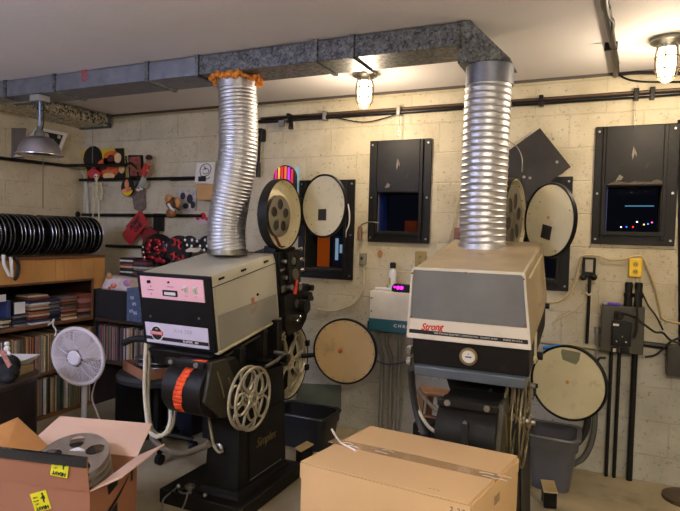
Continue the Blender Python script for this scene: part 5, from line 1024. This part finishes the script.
for k in range(40):
    a = 2*math.pi*k/40; cg.tube([(r_*math.cos(a), r_*math.sin(a), -.085*(1-(r_/fr_)**3)-.0) for r_ in (.06, .10, .14, fr_)], .0016, 5)
mk('rear_grille', cg, pk, t)
mk('centre_cap', MB(TL).lathe([(0, .048), (.036, .046), (.045, .038), (.043, .03), (0, .03)], (0, 0, 0), (0, 0, 1), 28), M('fan_cap', (216, 212, 222), .35), t)
bl = MB(TL)
for k in range(5):
    a = 2*math.pi*k/5; vs_ = []
    for i in range(7):
        r_ = .04+.115*i/6; w_ = .035+.05*math.sin(min(1, i/4)*math.pi/2)
        for s_ in (-1, 1): aa = a+s_*w_/r_*.5+(.25*i/6); vs_.append((r_*math.cos(aa), r_*math.sin(aa), -.028+s_*.014))
    bl.add(vs_, [(2*i, 2*i+1, 2*i+3, 2*i+2) for i in range(6)])
o = mk('blades', bl, M('smoky_fan_blade', (204, 196, 200), .4), t); md = o.modifiers.new('solid', 'SOLIDIFY'); md.thickness = .002
mk('motor', MB(TL).lathe([(0, -.17), (.04, -.17), (.055, -.14), (.058, -.08), (.03, -.04), (0, -.04)], (0, 0, 0), (0, 0, 1), 24), pk, t)
fpx = A(84, 415, Y=2.56).x
mk('pole', MB().cyl((fpx, 2.56, .02), (fpx, 2.56, fc.z-.03), .017), M('fan_pole', (196, 200, 212), .35), t)
mk('base', MB().lathe([(0, 0), (.16, 0), (.16, .012), (.04, .035), (.02, .05), (0, .05)], (fpx, 2.56, 0), (0, 0, 1), 40), pk, t)
mk('power_cord', MB().tube(sm([fc+Vector((.05, .12, -.1)), A(92, 395, Y=2.6), A(96, 410, Y=2.6), A(100, 420, Y=2.6)]), .005, 6), pk, t)

# ---------------------------------------------------------------- dark rounded counter with papers and bag
ztab = .60
out = [(-3.55, 1.3), (-2.78, 1.3), (-2.735, 1.75), (-2.735, 1.90), (-2.75, 2.02), (-2.79, 2.13), (-2.86, 2.20), (-2.96, 2.24), (-3.55, 2.24)]
t = thing('counter', 'dark rounded counter at the left edge behind the open box', 'counter', (-3.1, 1.8, 0))
dk = M('dark_brown_laminate', (40, 33, 30), .45, var=.15)
mk('counter_body', MB().plate(out, [], (0, 0, 0), (1, 0, 0), (0, 1, 0), (0, 0, 1), ztab-.03), dk, t, bev=.004)
mk('counter_top', MB().plate([((x+3.1)*1.03-3.1, (y-1.8)*1.03+1.8) for x, y in out], [], (0, 0, ztab-.0295), (1, 0, 0), (0, 1, 0), (0, 0, 1), .0295), M('dark_counter_top', (58, 48, 42), .35), t, bev=.006)
mk('cabinet_groove', MB().box(-2.79, -2.733, 1.55, 1.80, .44, .45), steel, t)
zc_ = ztab
for i in range(3):
    q = A(26+i*1.5, 372-i*4, Z=zc_+.01)
    one('magazine', MB(Matrix.Translation((-2.96, 2.09, zc_+.0005)) @ Matrix.Rotation(R(20-i*9), 4, 'Z')).box(-.10, .10, -.085, .085, 0, .014), M('tan_paper_stack', (176, 152, 106), .7, vs=30), ('lowest', 'middle', 'upper')[i]+' tan magazine in the pile on the dark counter', 'magazine', 'tan magazines piled on the dark counter', bev=.001); zc_ += .0155
t_ = one('paper_tray', MB(Matrix.Translation((-2.96, 2.09, zc_+.004)) @ Matrix.Rotation(R(10), 4, 'Z')).hexa([(-.09, -.07, 0), (.09, -.07, 0), (.09, .07, 0), (-.09, .07, 0)], [(-.13, -.10, .03), (.13, -.09, .03), (.13, .10, .045), (-.13, .09, .03)]), whitePaper, 'white paper tray on top of the tan magazines', 'tray')
q = A(6, 400, Z=ztab)
t = thing('black_bag', 'black cloth bag with a reddish label on the dark counter, at the left edge', 'bag', (-2.95, 1.80, ztab))
bg = MB(Matrix.Translation((-2.815, 1.99, ztab)) @ Matrix.Scale(.62, 4))
for (a_, b_, c2, d_, e_, f_, r_) in ((0, 0, .07, 1.3, 1, .9, .085), (-.06, .06, .11, 1.1, 1, 1.1, .085), (-.12, -.02, .10, 1.2, 1, 1.1, .09), (.06, -.04, .04, 1.2, .9, .8, .06)): bg.ball((a_, b_, c2), r_, 14, d_, e_, f_)
mk('bag_body', bg, M('black_cloth', (18, 17, 20), .85), t)
q = A(8, 358, Y=1.93); mk('reddish_label', MB(FACE((q.x, 1.92, q.z)) @ Matrix.Rotation(R(-48), 4, 'Z')).box(-.05, .05, -.014, .014, 0, .006), M('reddish_label', (170, 112, 100), .5, var=.4, vs=50), t)
q = A(7, 344, Y=1.97); mk('white_figure', MB().ball(q, .013, 8).ball(q-Vector((0, 0, .025)), .016, 8, 1, 1, 1.1).tube([q-Vector((0, 0, .03)), q-Vector((-.025, 0, .055))], .007, 6), whitePaper, t)

# ---------------------------------------------------------------- office chair with tray of reels
t = thing('office_chair', 'black office chair behind the left projector, holding a cardboard tray', 'chair', (-2.45, 2.80, 0)); cx_, cy_ = -2.45, 2.80
mk('seat', MB().lathe([(0, -.035), (.2, -.035), (.245, -.015), (.25, .01), (.235, .032), (0, .035)], (cx_-.08, cy_, .49), (0, 0, 1), 36), M('black_seat_cloth', (36, 36, 38), .7), t)
mk('gas_post', MB().cyl((cx_-.08, cy_, .1), (cx_-.08, cy_, .455), .025), dark, t)
for k in range(5):
    a = 2*math.pi*k/5+.5; e_ = Vector((cx_-.08+.23*math.cos(a), cy_+.23*math.sin(a), .075)); lg = mk('leg', MB().tube([(cx_-.08, cy_, .12), e_], [.026, .017], 8), dark, t)
    mk('caster', MB().cyl(e_+Vector((-.015, .0, -.043)), e_+Vector((.015, .0, -.043)), .0315, n=18), dark, lg)
for s_, px in ((0, 124), (1, 150)):
    a_ = A(px, 343, Y=2.62 if s_ == 0 else 2.75); b_ = A(px+18, 338, Y=2.62 if s_ == 0 else 2.75)
    mk('armrest', MB().tube(sm([a_, a_.lerp(b_, .3)+Vector((0, 0, .006)), a_.lerp(b_, .7)+Vector((0, 0, .004)), b_+Vector((.06, 0, 0))]), .021, 10), rubber, t)
    mk('arm_post', MB().tube(sm([b_+Vector((.02, 0, 0)), Vector((b_.x+.03, 2.70, .6)), Vector((b_.x-.0, 2.78, .45))]), .013, 8), dark, t)
mk('backrest', MB().box(cx_-.18, cx_+.10, cy_+.27, cy_+.31, .52, .80).box(cx_-.06, cx_-.02, cy_+.20, cy_+.30, .46, .60), M('black_seat_cloth', (36, 36, 38), .7), t, bev=.015)
zt_ = .5265
q = [A(x, y, Z=zt_+.02) for x, y in ((121, 377), (141, 387), (170, 378))]
t = thing('cardboard_tray', 'shallow brown cardboard tray on the office chair', 'tray', (-2.48, 2.75, zt_))
TT = Matrix.Translation((-2.50, 2.72, zt_)) @ Matrix.Rotation(R(-25), 4, 'Z')
mk('tray_bottom', MB(TT).box(-.17, .17, -.12, .12, 0, .006), card2, t)
mk('tray_walls', MB(TT).plate(rect(-.172, .172, -.122, .122), [rect(-.166, .166, -.116, .116)], (0, 0, 0), (1, 0, 0), (0, 1, 0), (0, 0, 1), .06), card2, t)
for i, (dx_, dy_) in enumerate(((-.07, 0), (.085, .02))):
    c_ = TT @ Vector((dx_, dy_, .0))
    for k in range(2):
        oval_reel('film_reel', ('left', 'right')[i]+' bright metal reel in the cardboard tray, '+('lower', 'upper')[k]+' of two', (c_.x, c_.y, c_.z+.035+k*.036), .078, .028, mat=M('bright_small_reel', (170, 168, 172), .22, .9), filmr=.05, nrm=(0, 0, 1), hub=.018)
one('dark_case', MB().box(-2.72, -2.5, 3.10, 3.28, .0, .36), M('blue_black_case', (30, 36, 50), .4), 'blue-black case on the floor behind the office chair', 'case', bev=.01)
one('amplifier_case', MB().box(-3.05, -2.80, 2.95, 3.25, .0, .40), M('soft_black_box', (20, 19, 20), .7, spec=.2), 'plain black case on the floor behind the fan, in front of the corner bookcase', 'case', bev=.01)
one('blue_tag', MB().box(-2.36, -2.30, 3.20, 3.22, .441, .48), M('bright_blue_tag', (30, 80, 210), .5), 'small bright blue tag in the dark behind the left projector', 'tag')
one('equipment_rack', MB().box(-2.42, -2.05, 3.12, 3.30, .0, .44), M('near_black_box', (18, 18, 19), .6), 'low black equipment box behind the left projector', 'box', bev=.006)

# hoses around the left projector
h = [A(x, y, Y=yy) for x, y, yy in ((146, 343, 2.36), (145, 365, 2.36), (144.5, 390, 2.36), (146.5, 415, 2.34), (149, 430, 2.30), (156, 436.5, 2.28), (165, 433, 2.28), (170, 422, 2.30), (170.5, 408, 2.34))]
one('cable_hose', MB().tube(sm(h), .0105, 12), creamhose, 'front cream hose looping from the left lamphouse to the drum', 'hose')
h = [A(x, y, Y=yy) for x, y, yy in ((150, 343, 2.40), (149.5, 365, 2.40), (148.5, 395, 2.40), (150, 420, 2.38), (155, 432, 2.34), (165, 435, 2.34), (172, 427, 2.36), (175.5, 411, 2.38))]
one('cable_hose', MB().tube(sm(h), .0085, 12), M('darker_cream_hose', (150, 140, 116), .5), 'rear thinner cream hose looping beside the front one', 'hose')  # darker cream sets this hose apart from the front one
h = [A(x, y, Y=yy) for x, y, yy in ((152, 437, 2.62), (160, 446, 2.55), (172, 452, 2.48), (186, 453, 2.42), (200, 448, 2.38), (209, 444, 2.36))]
one('cable_hose', MB().tube(sm(h), .018, 12), M('dusty_grey_hose', (120, 108, 88), .6), 'thick dusty hose entering the left pedestal near the floor', 'hose')
h = [A(x, y, Y=yy) for x, y, yy in ((209, 418, 2.36), (211, 432, 2.335), (214, 446, 2.33), (219, 452, 2.33), (223, 451, 2.345))]
one('pedestal_cable', MB().tube(sm(h), .0075, 8), M('khaki_cable', (120, 112, 84), .5), 'khaki cable curling into the socket of the left pedestal', 'cable')

# ---------------------------------------------------------------- tubs, foot switches, stool
def tub(name, label, x0, x1, y0, y1, h_, taper, mat, th=.006, rot=0):
    t = thing(name, label, 'bin', ((x0+x1)/2, (y0+y1)/2, 0)); xc, yc = (x0+x1)/2, (y0+y1)/2
    def ring(a_, b_, z, r_=.05):
        pts = []
        for sx, sy, st in ((1, 1, 0), (-1, 1, 90), (-1, -1, 180), (1, -1, 270)):
            for k in range(5): an = R(st+k*22.5); pts.append((sx*(a_-r_)+r_*math.cos(an), sy*(b_-r_)+r_*math.sin(an), z))
        return pts
    a_, b_ = (x1-x0)/2, (y1-y0)/2; T = Matrix.Translation((xc, yc, 0)) @ Matrix.Rotation(rot, 4, 'Z')
    rings = [ring(a_-taper, b_-taper, 0.001), ring(a_-.008, b_-.008, h_-.07), ring(a_, b_, h_-.07), ring(a_+.004, b_+.004, h_), ring(a_-.012, b_-.012, h_), ring(a_-.014, b_-.014, h_-.06), ring(a_-taper-th, b_-taper-th, .012)]
    vs = [p for r_ in rings for p in r_]; n_ = 20; fs = []
    for i in range(len(rings)-1):
        for j in range(n_): fs.append((i*n_+j, i*n_+(j+1) % n_, (i+1)*n_+(j+1) % n_, (i+1)*n_+j))
    fs += [tuple(range(n_))[::-1], tuple((len(rings)-1)*n_+j for j in range(n_))]
    mk('bin_body', MB(T).add(vs, fs), mat, t)
    mk('rim_lip', MB(T).tube([Vector(p) for p in ring(a_+.006, b_+.006, h_-.004)], .008, 8, closed=True), mat, t)
    return t
tub('plastic_bin', 'black rectangular plastic bin on the floor under the left round door', -1.97, -1.56, 3.24, 3.52, .225, .025, M('black_bin_plastic', (34, 35, 40), .35))
tub('plastic_bin', 'grey plastic wastebasket on the floor under the right round door', -.345, -.065, 3.34, 3.64, .315, .04, M('grey_bin_plastic', (84, 84, 90), .35))
def pedal(px, py, label, rz):
    q = A(px, py, Z=.10); t = thing('foot_switch', label, 'foot switch', (q.x, q.y, 0)); T = Matrix.Translation((q.x, q.y, 0)) @ Matrix.Rotation(rz, 4, 'Z')
    mk('block', MB(T).box(-.03, .035, -.04, .045, .001, .085), dark, t, bev=.004)
    mk('pedal_plate', MB(T).hexa([(-.036, -.05, .088), (.036, -.05, .088), (.036, .05, .112), (-.036, .05, .112)], [(-.036, -.05, .094), (.036, -.05, .094), (.036, .05, .118), (-.036, .05, .118)]), M('brass_pedal', (196, 172, 124), .45, .4, dirt=.3), t, bev=.002)
pedal(304, 447, 'brass-topped foot switch on the floor beside the left pedestal', R(-25))
pedal(549, 487, 'brass-topped foot switch in front of the grey wastebasket', R(15))
one('floor_cable', MB().tube(sm([A(x, y, Z=.012) for x, y in ((528, 480), (532, 492), (541, 502), (550, 506), (556, 502))]), .008, 8), M('khaki_cable', (120, 112, 84), .5), 'khaki cable curled on the floor by the right foot switch', 'cable')
t = thing('wooden_stool', 'small varnished wooden step stool behind the right projector', 'stool', (-.80, 3.3, 0)); sz = .50
mk('seat', MB().box(-.965, -.66, 3.26, 3.38, sz-.028, sz), woodS, t, bev=.008)
for sx, sy in ((-.935, 3.28), (-.69, 3.28), (-.90, 3.36), (-.72, 3.36)):
    dx_ = -.035 if sx < -.8 else .035; mk('leg', MB().hexa([(sx-.018+dx_, sy-.012, .001), (sx+.018+dx_, sy-.012, .001), (sx+.018+dx_, sy+.012, .001), (sx-.018+dx_, sy+.012, .001)], [(sx-.018, sy-.012, sz-.028), (sx+.018, sy-.012, sz-.028), (sx+.018, sy+.012, sz-.028), (sx-.018, sy+.012, sz-.028)]), woodS, t)
mk('step', MB().box(-.955, -.65, 3.265, 3.30, .33, .352), woodS, t, bev=.004)
mk('cross_brace', MB().box(-.92, -.70, 3.35, 3.37, .22, .24), woodS, t)
h = [A(x, y, Y=yy) for x, y, yy in ((411, 368, 2.50), (412, 385, 2.62), (414, 400, 2.7), (418, 418, 2.72), (424, 434, 2.7))]
one('cable_hose', MB().tube(sm(h), .017, 10), M('grey_black_hose', (70, 70, 68), .5), 'dark grey hose hanging left of the right projector', 'hose')
h = [A(x, y, Y=yy) for x, y, yy in ((414, 385, 2.75), (416, 400, 2.75), (421, 415, 2.7), (429, 427, 2.62), (439, 434, 2.5))]
one('cable_hose', MB().tube(sm(h), .0085, 10), creamhose, 'thin cream hose in front of the wooden stool', 'hose')
h = [A(x, y, Y=yy) for x, y, yy in ((418, 388, 3.0), (424, 397, 3.0), (434, 408, 3.0), (440, 411, 3.0))]
one('cable_hose', MB().tube(sm(h), .011, 10), M('darker_cream_hose', (150, 140, 116), .5), 'pale hose slanting behind the thin cream hose', 'hose')
q = A(423, 428, Y=3.0)
t = thing('black_power_block', 'black box with yellow mark on the floor behind the cardboard box', 'box', (q.x, 3.0, 0))
mk('case', MB().box(q.x-.05, q.x+.05, 2.97, 3.1, .001, .40), dark, t, bev=.006)
mk('yellow_mark', text_mb('H', .03, FACE((q.x, 2.968, q.z)), bold=.002), yellow, t)
q = A(680, 495, Z=.02)
one('rubber_mat', MB().lathe([(0, .001), (.12, .001), (.12, .02), (.10, .03), (.03, .034), (0, .034)], (q.x+.03, q.y-.01, 0), (0, 0, 1), 36), M('brown_rubber', (74, 62, 46), .6), 'round brown rubber disc on the floor at the right edge', 'mat')

# ---------------------------------------------------------------- closed cardboard box, front right
zb = .68
c4 = [A(x, y, Z=zb) for x, y in ((301, 461), (472, 504), (518, 457), (373, 425))]
O_ = c4[0]; U_ = (c4[1]-c4[0]); U_.z = 0; wB = U_.length; U_.normalize(); V_ = (c4[3]-c4[0])+(c4[2]-c4[1]); V_.z = 0; dB = V_.length/2; V_.normalize(); wB = (wB+(c4[2]-c4[3]).length)/2
T = Matrix.Translation((O_.x, O_.y, 0)) @ Matrix((U_, V_, (0, 0, 1))).transposed().to_4x4()
t = thing('cardboard_box', 'large closed cardboard box sealed with clear tape, front centre', 'box', (O_.x+.3, O_.y+.22, 0))
mk('box_body', MB(T).box(0, wB, 0, dB, 0.001, zb-.006), card, t, bev=.004)
mk('top_flap', MB(T).box(-.001, wB-.004, -.002, dB*.5-.001, zb-.0055, zb), card, t, bev=.002)
mk('top_flap', MB(T).box(-.001, wB-.004, dB*.5+.001, dB+.001, zb-.0055, zb), card, t, bev=.002)
mk('side_flap_edge', MB(T).box(wB+.0005, wB+.004, .01, dB-.01, zb-.05, zb-.008), card, t)
fl = MB(T); base = [(0, -.0035), (wB*.32, -.0035), (wB*.62, -.0035), (wB, -.0035)]
fl.plate([(0, zb-.006), (wB, zb-.006), (wB, zb-.055), (wB*.7, zb-.07), (wB*.33, zb-.052), (wB*.29, zb-.062), (wB*.22, zb-.062), (wB*.17, zb-.05), (0, zb-.052)], [], (0, -.0005, 0), (1, 0, 0), (0, 0, 1), (0, -1, 0), .0035)
mk('front_flap', fl, card, t)
clear = bpy.data.materials.new('clear_tape'); clear.use_nodes = True; nb = clear.node_tree.nodes['Principled BSDF']; nb.inputs['Base Color'].default_value = lin((206, 172, 130)); nb.inputs['Roughness'].default_value = .12; nb.inputs['Alpha'].default_value = .45; nb.inputs['Coat Weight'].default_value = .8
tape = MB(T).plate([(-.03, dB*.5-.025), (wB*.3, dB*.5-.03), (wB+.001, dB*.5-.024), (wB+.001, dB*.5+.024), (wB*.5, dB*.5+.03), (-.03, dB*.5+.02)], [], (0, 0, zb+.0006), (1, 0, 0), (0, 1, 0), (0, 0, 1), .0006)
tape.box(wB+.001, wB+.0022, dB*.5-.024, dB*.5+.024, zb-.08, zb+.001).box(-.0035, -.0022, dB*.5-.024, dB*.5+.024, zb-.06, zb-.0)
mk('clear_tape', tape, clear, t)
rn = random.Random(4); shiny = M('shiny_tape_film', (226, 214, 200), .12, .3)
for i in range(9):
    x = rn.uniform(.0, wB*.35) if i < 5 else rn.uniform(wB*.85, wB); y = dB*.5+rn.uniform(-.02, .02); mk('tape_wrinkle', MB(T).tube(sm([(x, y, zb+.002), (x+.02, y+rn.uniform(-.008, .008), zb+.003), (x+.045, y+rn.uniform(-.006, .006), zb+.002)], 4), .0013, 5), shiny, t)
cr = MB(T).tube(sm([(-.05, dB*.5+.03, zb+.028), (-.01, dB*.5-.0, zb+.014), (.03, dB*.5-.03, zb+.01), (.10, dB*.5-.05, zb+.003)], 4), .004, 5)
mk('loose_tape_end', cr, shiny, t)
mk('printed_marks', text_mb('2  2 2', .014, T @ Matrix(((1, 0, 0, wB-.035), (0, 0, -1, -.0045), (0, 1, 0, zb-.028), (0, 0, 0, 1)))), inkB, t)
mk('faint_print', text_mb('-- -- --', .01, T @ Matrix.Translation((wB-.12, .03, zb+.0006))), M('faint_card_print', (150, 112, 74), .8), t)

# ---------------------------------------------------------------- open box with reels, front left
zb = .40
fr_ = A(90, 492, Z=zb); br_ = A(137, 457, Z=zb); V_ = (br_-fr_); dB = V_.length; V_.normalize(); U_ = Vector((V_.y, -V_.x, 0)); fl_ = A(0, 480, Z=zb)
U_ = (fr_-fl_); U_.z = 0; U_.normalize(); V2 = V_.copy(); wB = .56; print('BOX', dB, fr_, br_)
T = Matrix.Translation((fr_.x, fr_.y, 0)) @ Matrix((U_, V2, (0, 0, 1))).transposed().to_4x4()     # x<0 is left, y>0 is back
t = thing('open_cardboard_box', 'open brown cardboard box full of reels with yellow stickers, front left', 'box', fr_-Vector((.25, -.15, zb)))
mk('box_walls', MB(T).plate(rect(-wB, 0, 0, dB), [rect(-wB+.005, -.005, .005, dB-.005)], (0, 0, 0.001), (1, 0, 0), (0, 1, 0), (0, 0, 1), zb-.001), card2, t)
mk('box_bottom', MB(T).box(-wB+.005, -.005, .005, dB-.005, .001, .008), card2, t)
# front flap: upright, slightly outwards
k0 = A(0, 443.5, Y=fr_.y-.01); fh = .135
def flap(pts, name, mat, mat_edge=None):
    a_, b_, c_, d_ = [Vector(p) for p in pts]; n_ = (b_-a_).cross(d_-a_).normalized()*.0045; return mk(name, MB(T).hexa([a_, b_, c_, d_], [a_+n_, b_+n_, c_+n_, d_+n_]), mat, t)
ff = flap([(-wB, 0, zb), (-.001, 0, zb), (-.004, -.012, zb+fh), (-wB, -.012, zb+fh)], 'front_flap', card2)
mk('black_tape_band', MB(T).hexa([(-wB, -.0215, zb+fh-.034), (-.004, -.0215, zb+fh-.034), (-.004, -.0105, zb+fh-.034), (-wB, -.0105, zb+fh-.034)], [(-wB, -.0215, zb+fh+.004), (-.006, -.0215, zb+fh+.004), (-.006, -.0065, zb+fh+.004), (-wB, -.0065, zb+fh+.004)]), M('glossy_black_tape', (14, 14, 18), .15, var=.9, vs=45, coat=.5), ff)
# right flap folded outwards, back flap standing back, left flap standing
tipR = [A(165, 445, Z=zb+.08), A(90, 493, Z=zb)]; Ti = T.inverted()
flap([(.001, 0, zb), (.135, .0, zb+.07), (.135, dB+.0, zb+.07), (.001, dB, zb)], 'right_flap', cardin)
b1_ = Ti @ A(152, 423.5, Z=zb+.10); b2_ = Ti @ A(60, 416, Z=zb+.10)
flap([(-.0, dB, zb), (-wB, dB, zb), (b2_.x-.0, b2_.y, zb+.10), (b1_.x, b1_.y, zb+.10)], 'back_flap', cardin)
l1 = Ti @ A(14, 421, Z=zb+.14); 
flap([(-.44, dB*.96, zb+.01), (-.44, .03, zb+.01), (-.58, .02, zb+.14), (-.56, dB*.8, zb+.15)], 'left_flap', M('orange_cardboard', (206, 150, 92), .8))
def sticker(cx_, cy_, rz, Yoff, tilt, nm):
    return None
stk_mat = M('yellow_sticker', (214, 208, 20), .55, var=.03)
def sticker(lx, lz, rz, ly, lean):
    TS = T @ Matrix.Translation((lx, ly, lz)) @ Matrix.Rotation(R(90)+lean, 4, 'X') @ Matrix.Rotation(R(rz), 4, 'Z')
    s_ = mk('heavy_sticker', MB(TS).plate(rect(-.038, .038, -.038, .038), [], (0, 0, 0), (1, 0, 0), (0, 1, 0), (0, 0, 1), .0006), stk_mat, t, bev=.002)
    TL_ = TS @ Matrix.Rotation(R(180), 4, 'Z')
    mk('sticker_lettering', text_mb('HEAVY', .013, TL_ @ Matrix.Translation((0, .026, .0012)), wmax=.062, bold=.001), inkB, s_)
    for i in range(3): mk('sticker_lettering', text_mb(('LIFT', 'WITH', 'CARE')[i], .007, TL_ @ Matrix.Translation((.018, .007-i*.013, .0012))), M('dark_olive_ink', (90, 90, 20), .6), s_)
    TF = TL_ @ Matrix.Translation((-.018, -.008, .0012))
    mk('lifting_figure', MB(TF).plate(circ(0, -.019, .005, n=12), [], (0, 0, 0), (1, 0, 0), (0, 1, 0), (0, 0, 1), .0004).plate([(-.007, -.012), (.004, -.014), (.006, .0), (.004, .016), (-.002, .016), (-.001, .004), (-.008, .002)], [], (0, 0, 0), (1, 0, 0), (0, 1, 0), (0, 0, 1), .0004).plate([(.004, -.01), (.014, -.004), (.013, .0), (.004, -.004)], [], (0, 0, 0), (1, 0, 0), (0, 1, 0), (0, 0, 1), .0004), inkB, s_)
s1 = Ti @ A(61, 468, Y=fr_.y-.03); s2 = Ti @ A(43, 490, Y=fr_.y-.005)
sticker(s1.x+.005, zb+.092, -4, -.0155, -.11); sticker(s2.x+.03, s2.z-.018, 20, -.0015, 0)
# arrow logo on the right side
sd = T @ Matrix(((0, 0, 1, .0012), (1, 0, 0, 0), (0, 1, 0, 0), (0, 0, 0, 1)))   # u = depth, v = height, out = +x
aw = MB(sd); top_ = []; bot_ = []
for i in range(13):
    f_ = i/12; u_ = dB*(.08+.72*f_); v_ = zb-.155+.10*f_**1.9; th_ = .006+.014*math.sin(f_*math.pi)**.7; top_.append((u_, v_+th_*.5)); bot_.append((u_, v_-th_*.5))
aw.plate(top_+bot_[::-1], [], (0, 0, 0), (1, 0, 0), (0, 1, 0), (0, 0, 1), .0005)
aw.plate([(dB*.70, zb-.025), (dB*.90, zb-.022), (dB*.90, zb-.088), (dB*.845, zb-.088), (dB*.845, zb-.045), (dB*.70, zb-.045)], [], (0, 0, 0), (1, 0, 0), (0, 1, 0), (0, 0, 1), .0005)
aw.plate([(dB*.33, zb-.028), (dB*.55, zb-.024), (dB*.55, zb-.055), (dB*.36, zb-.07)], [], (0, 0, 0), (1, 0, 0), (0, 1, 0), (0, 0, 1), .0005)
aw.plate([(dB*.3, zb-.16), (dB*.55, zb-.13), (dB*.55, zb-.24), (dB*.05, zb-.24), (dB*.05, zb-.18)], [], (0, 0, 0), (1, 0, 0), (0, 1, 0), (0, 0, 1), .0005)
mk('arrow_print', aw, inkB, t)
# reels in the box
rc = Ti @ A(62, 452, Z=zb+.01)
for i in range(5):
    c_ = A(73, 459, Z=zb+.03)-Vector((.14, -.3, .9)).normalized()*(i*.034)
    oval_reel('film_reel', ('uppermost' if i == 0 else ORD[i]+' from the top')+' large dull grey reel in the open cardboard box', (c_.x, c_.y, c_.z), .145, .028, mat=M('smoky_reel_plastic', (150, 138, 122), .28, .5, var=.3, vs=8), filmr=.09, nrm=(.14, -.3, .9), holes=5, hub=.034, ha=.22, hb=.27, hr=.62, phase=.5)
sc_ = A(77, 450, Z=zb+.055)
one('paper_scrap', MB(Matrix.Translation(sc_) @ Matrix.Rotation(R(20), 4, 'Z') @ Matrix.Rotation(R(18), 4, 'X')).hexa([(-.04, -.012, 0), (0, -.015, 0), (.04, -.01, 0), (0, .012, 0)], [(-.04, -.01, .004), (0, -.015, .008), (.04, -.008, .012), (0, .012, .006)]), whitePaper, 'crumpled white paper scrap on the uppermost reel', 'paper')

# ---------------------------------------------------------------- world and view
wd = bpy.data.worlds.new('World'); sc.world = wd; wd.use_nodes = True; wd.node_tree.nodes['Background'].inputs[0].default_value = (.01, .012, .02, 1); wd.node_tree.nodes['Background'].inputs[1].default_value = .2
sc.view_settings.view_transform = 'Standard'; sc.view_settings.look = 'None'; sc.view_settings.exposure = 0.34; sc.view_settings.gamma = 1; sc.view_settings.use_curve_mapping = False
sc.cycles.max_bounces = 8
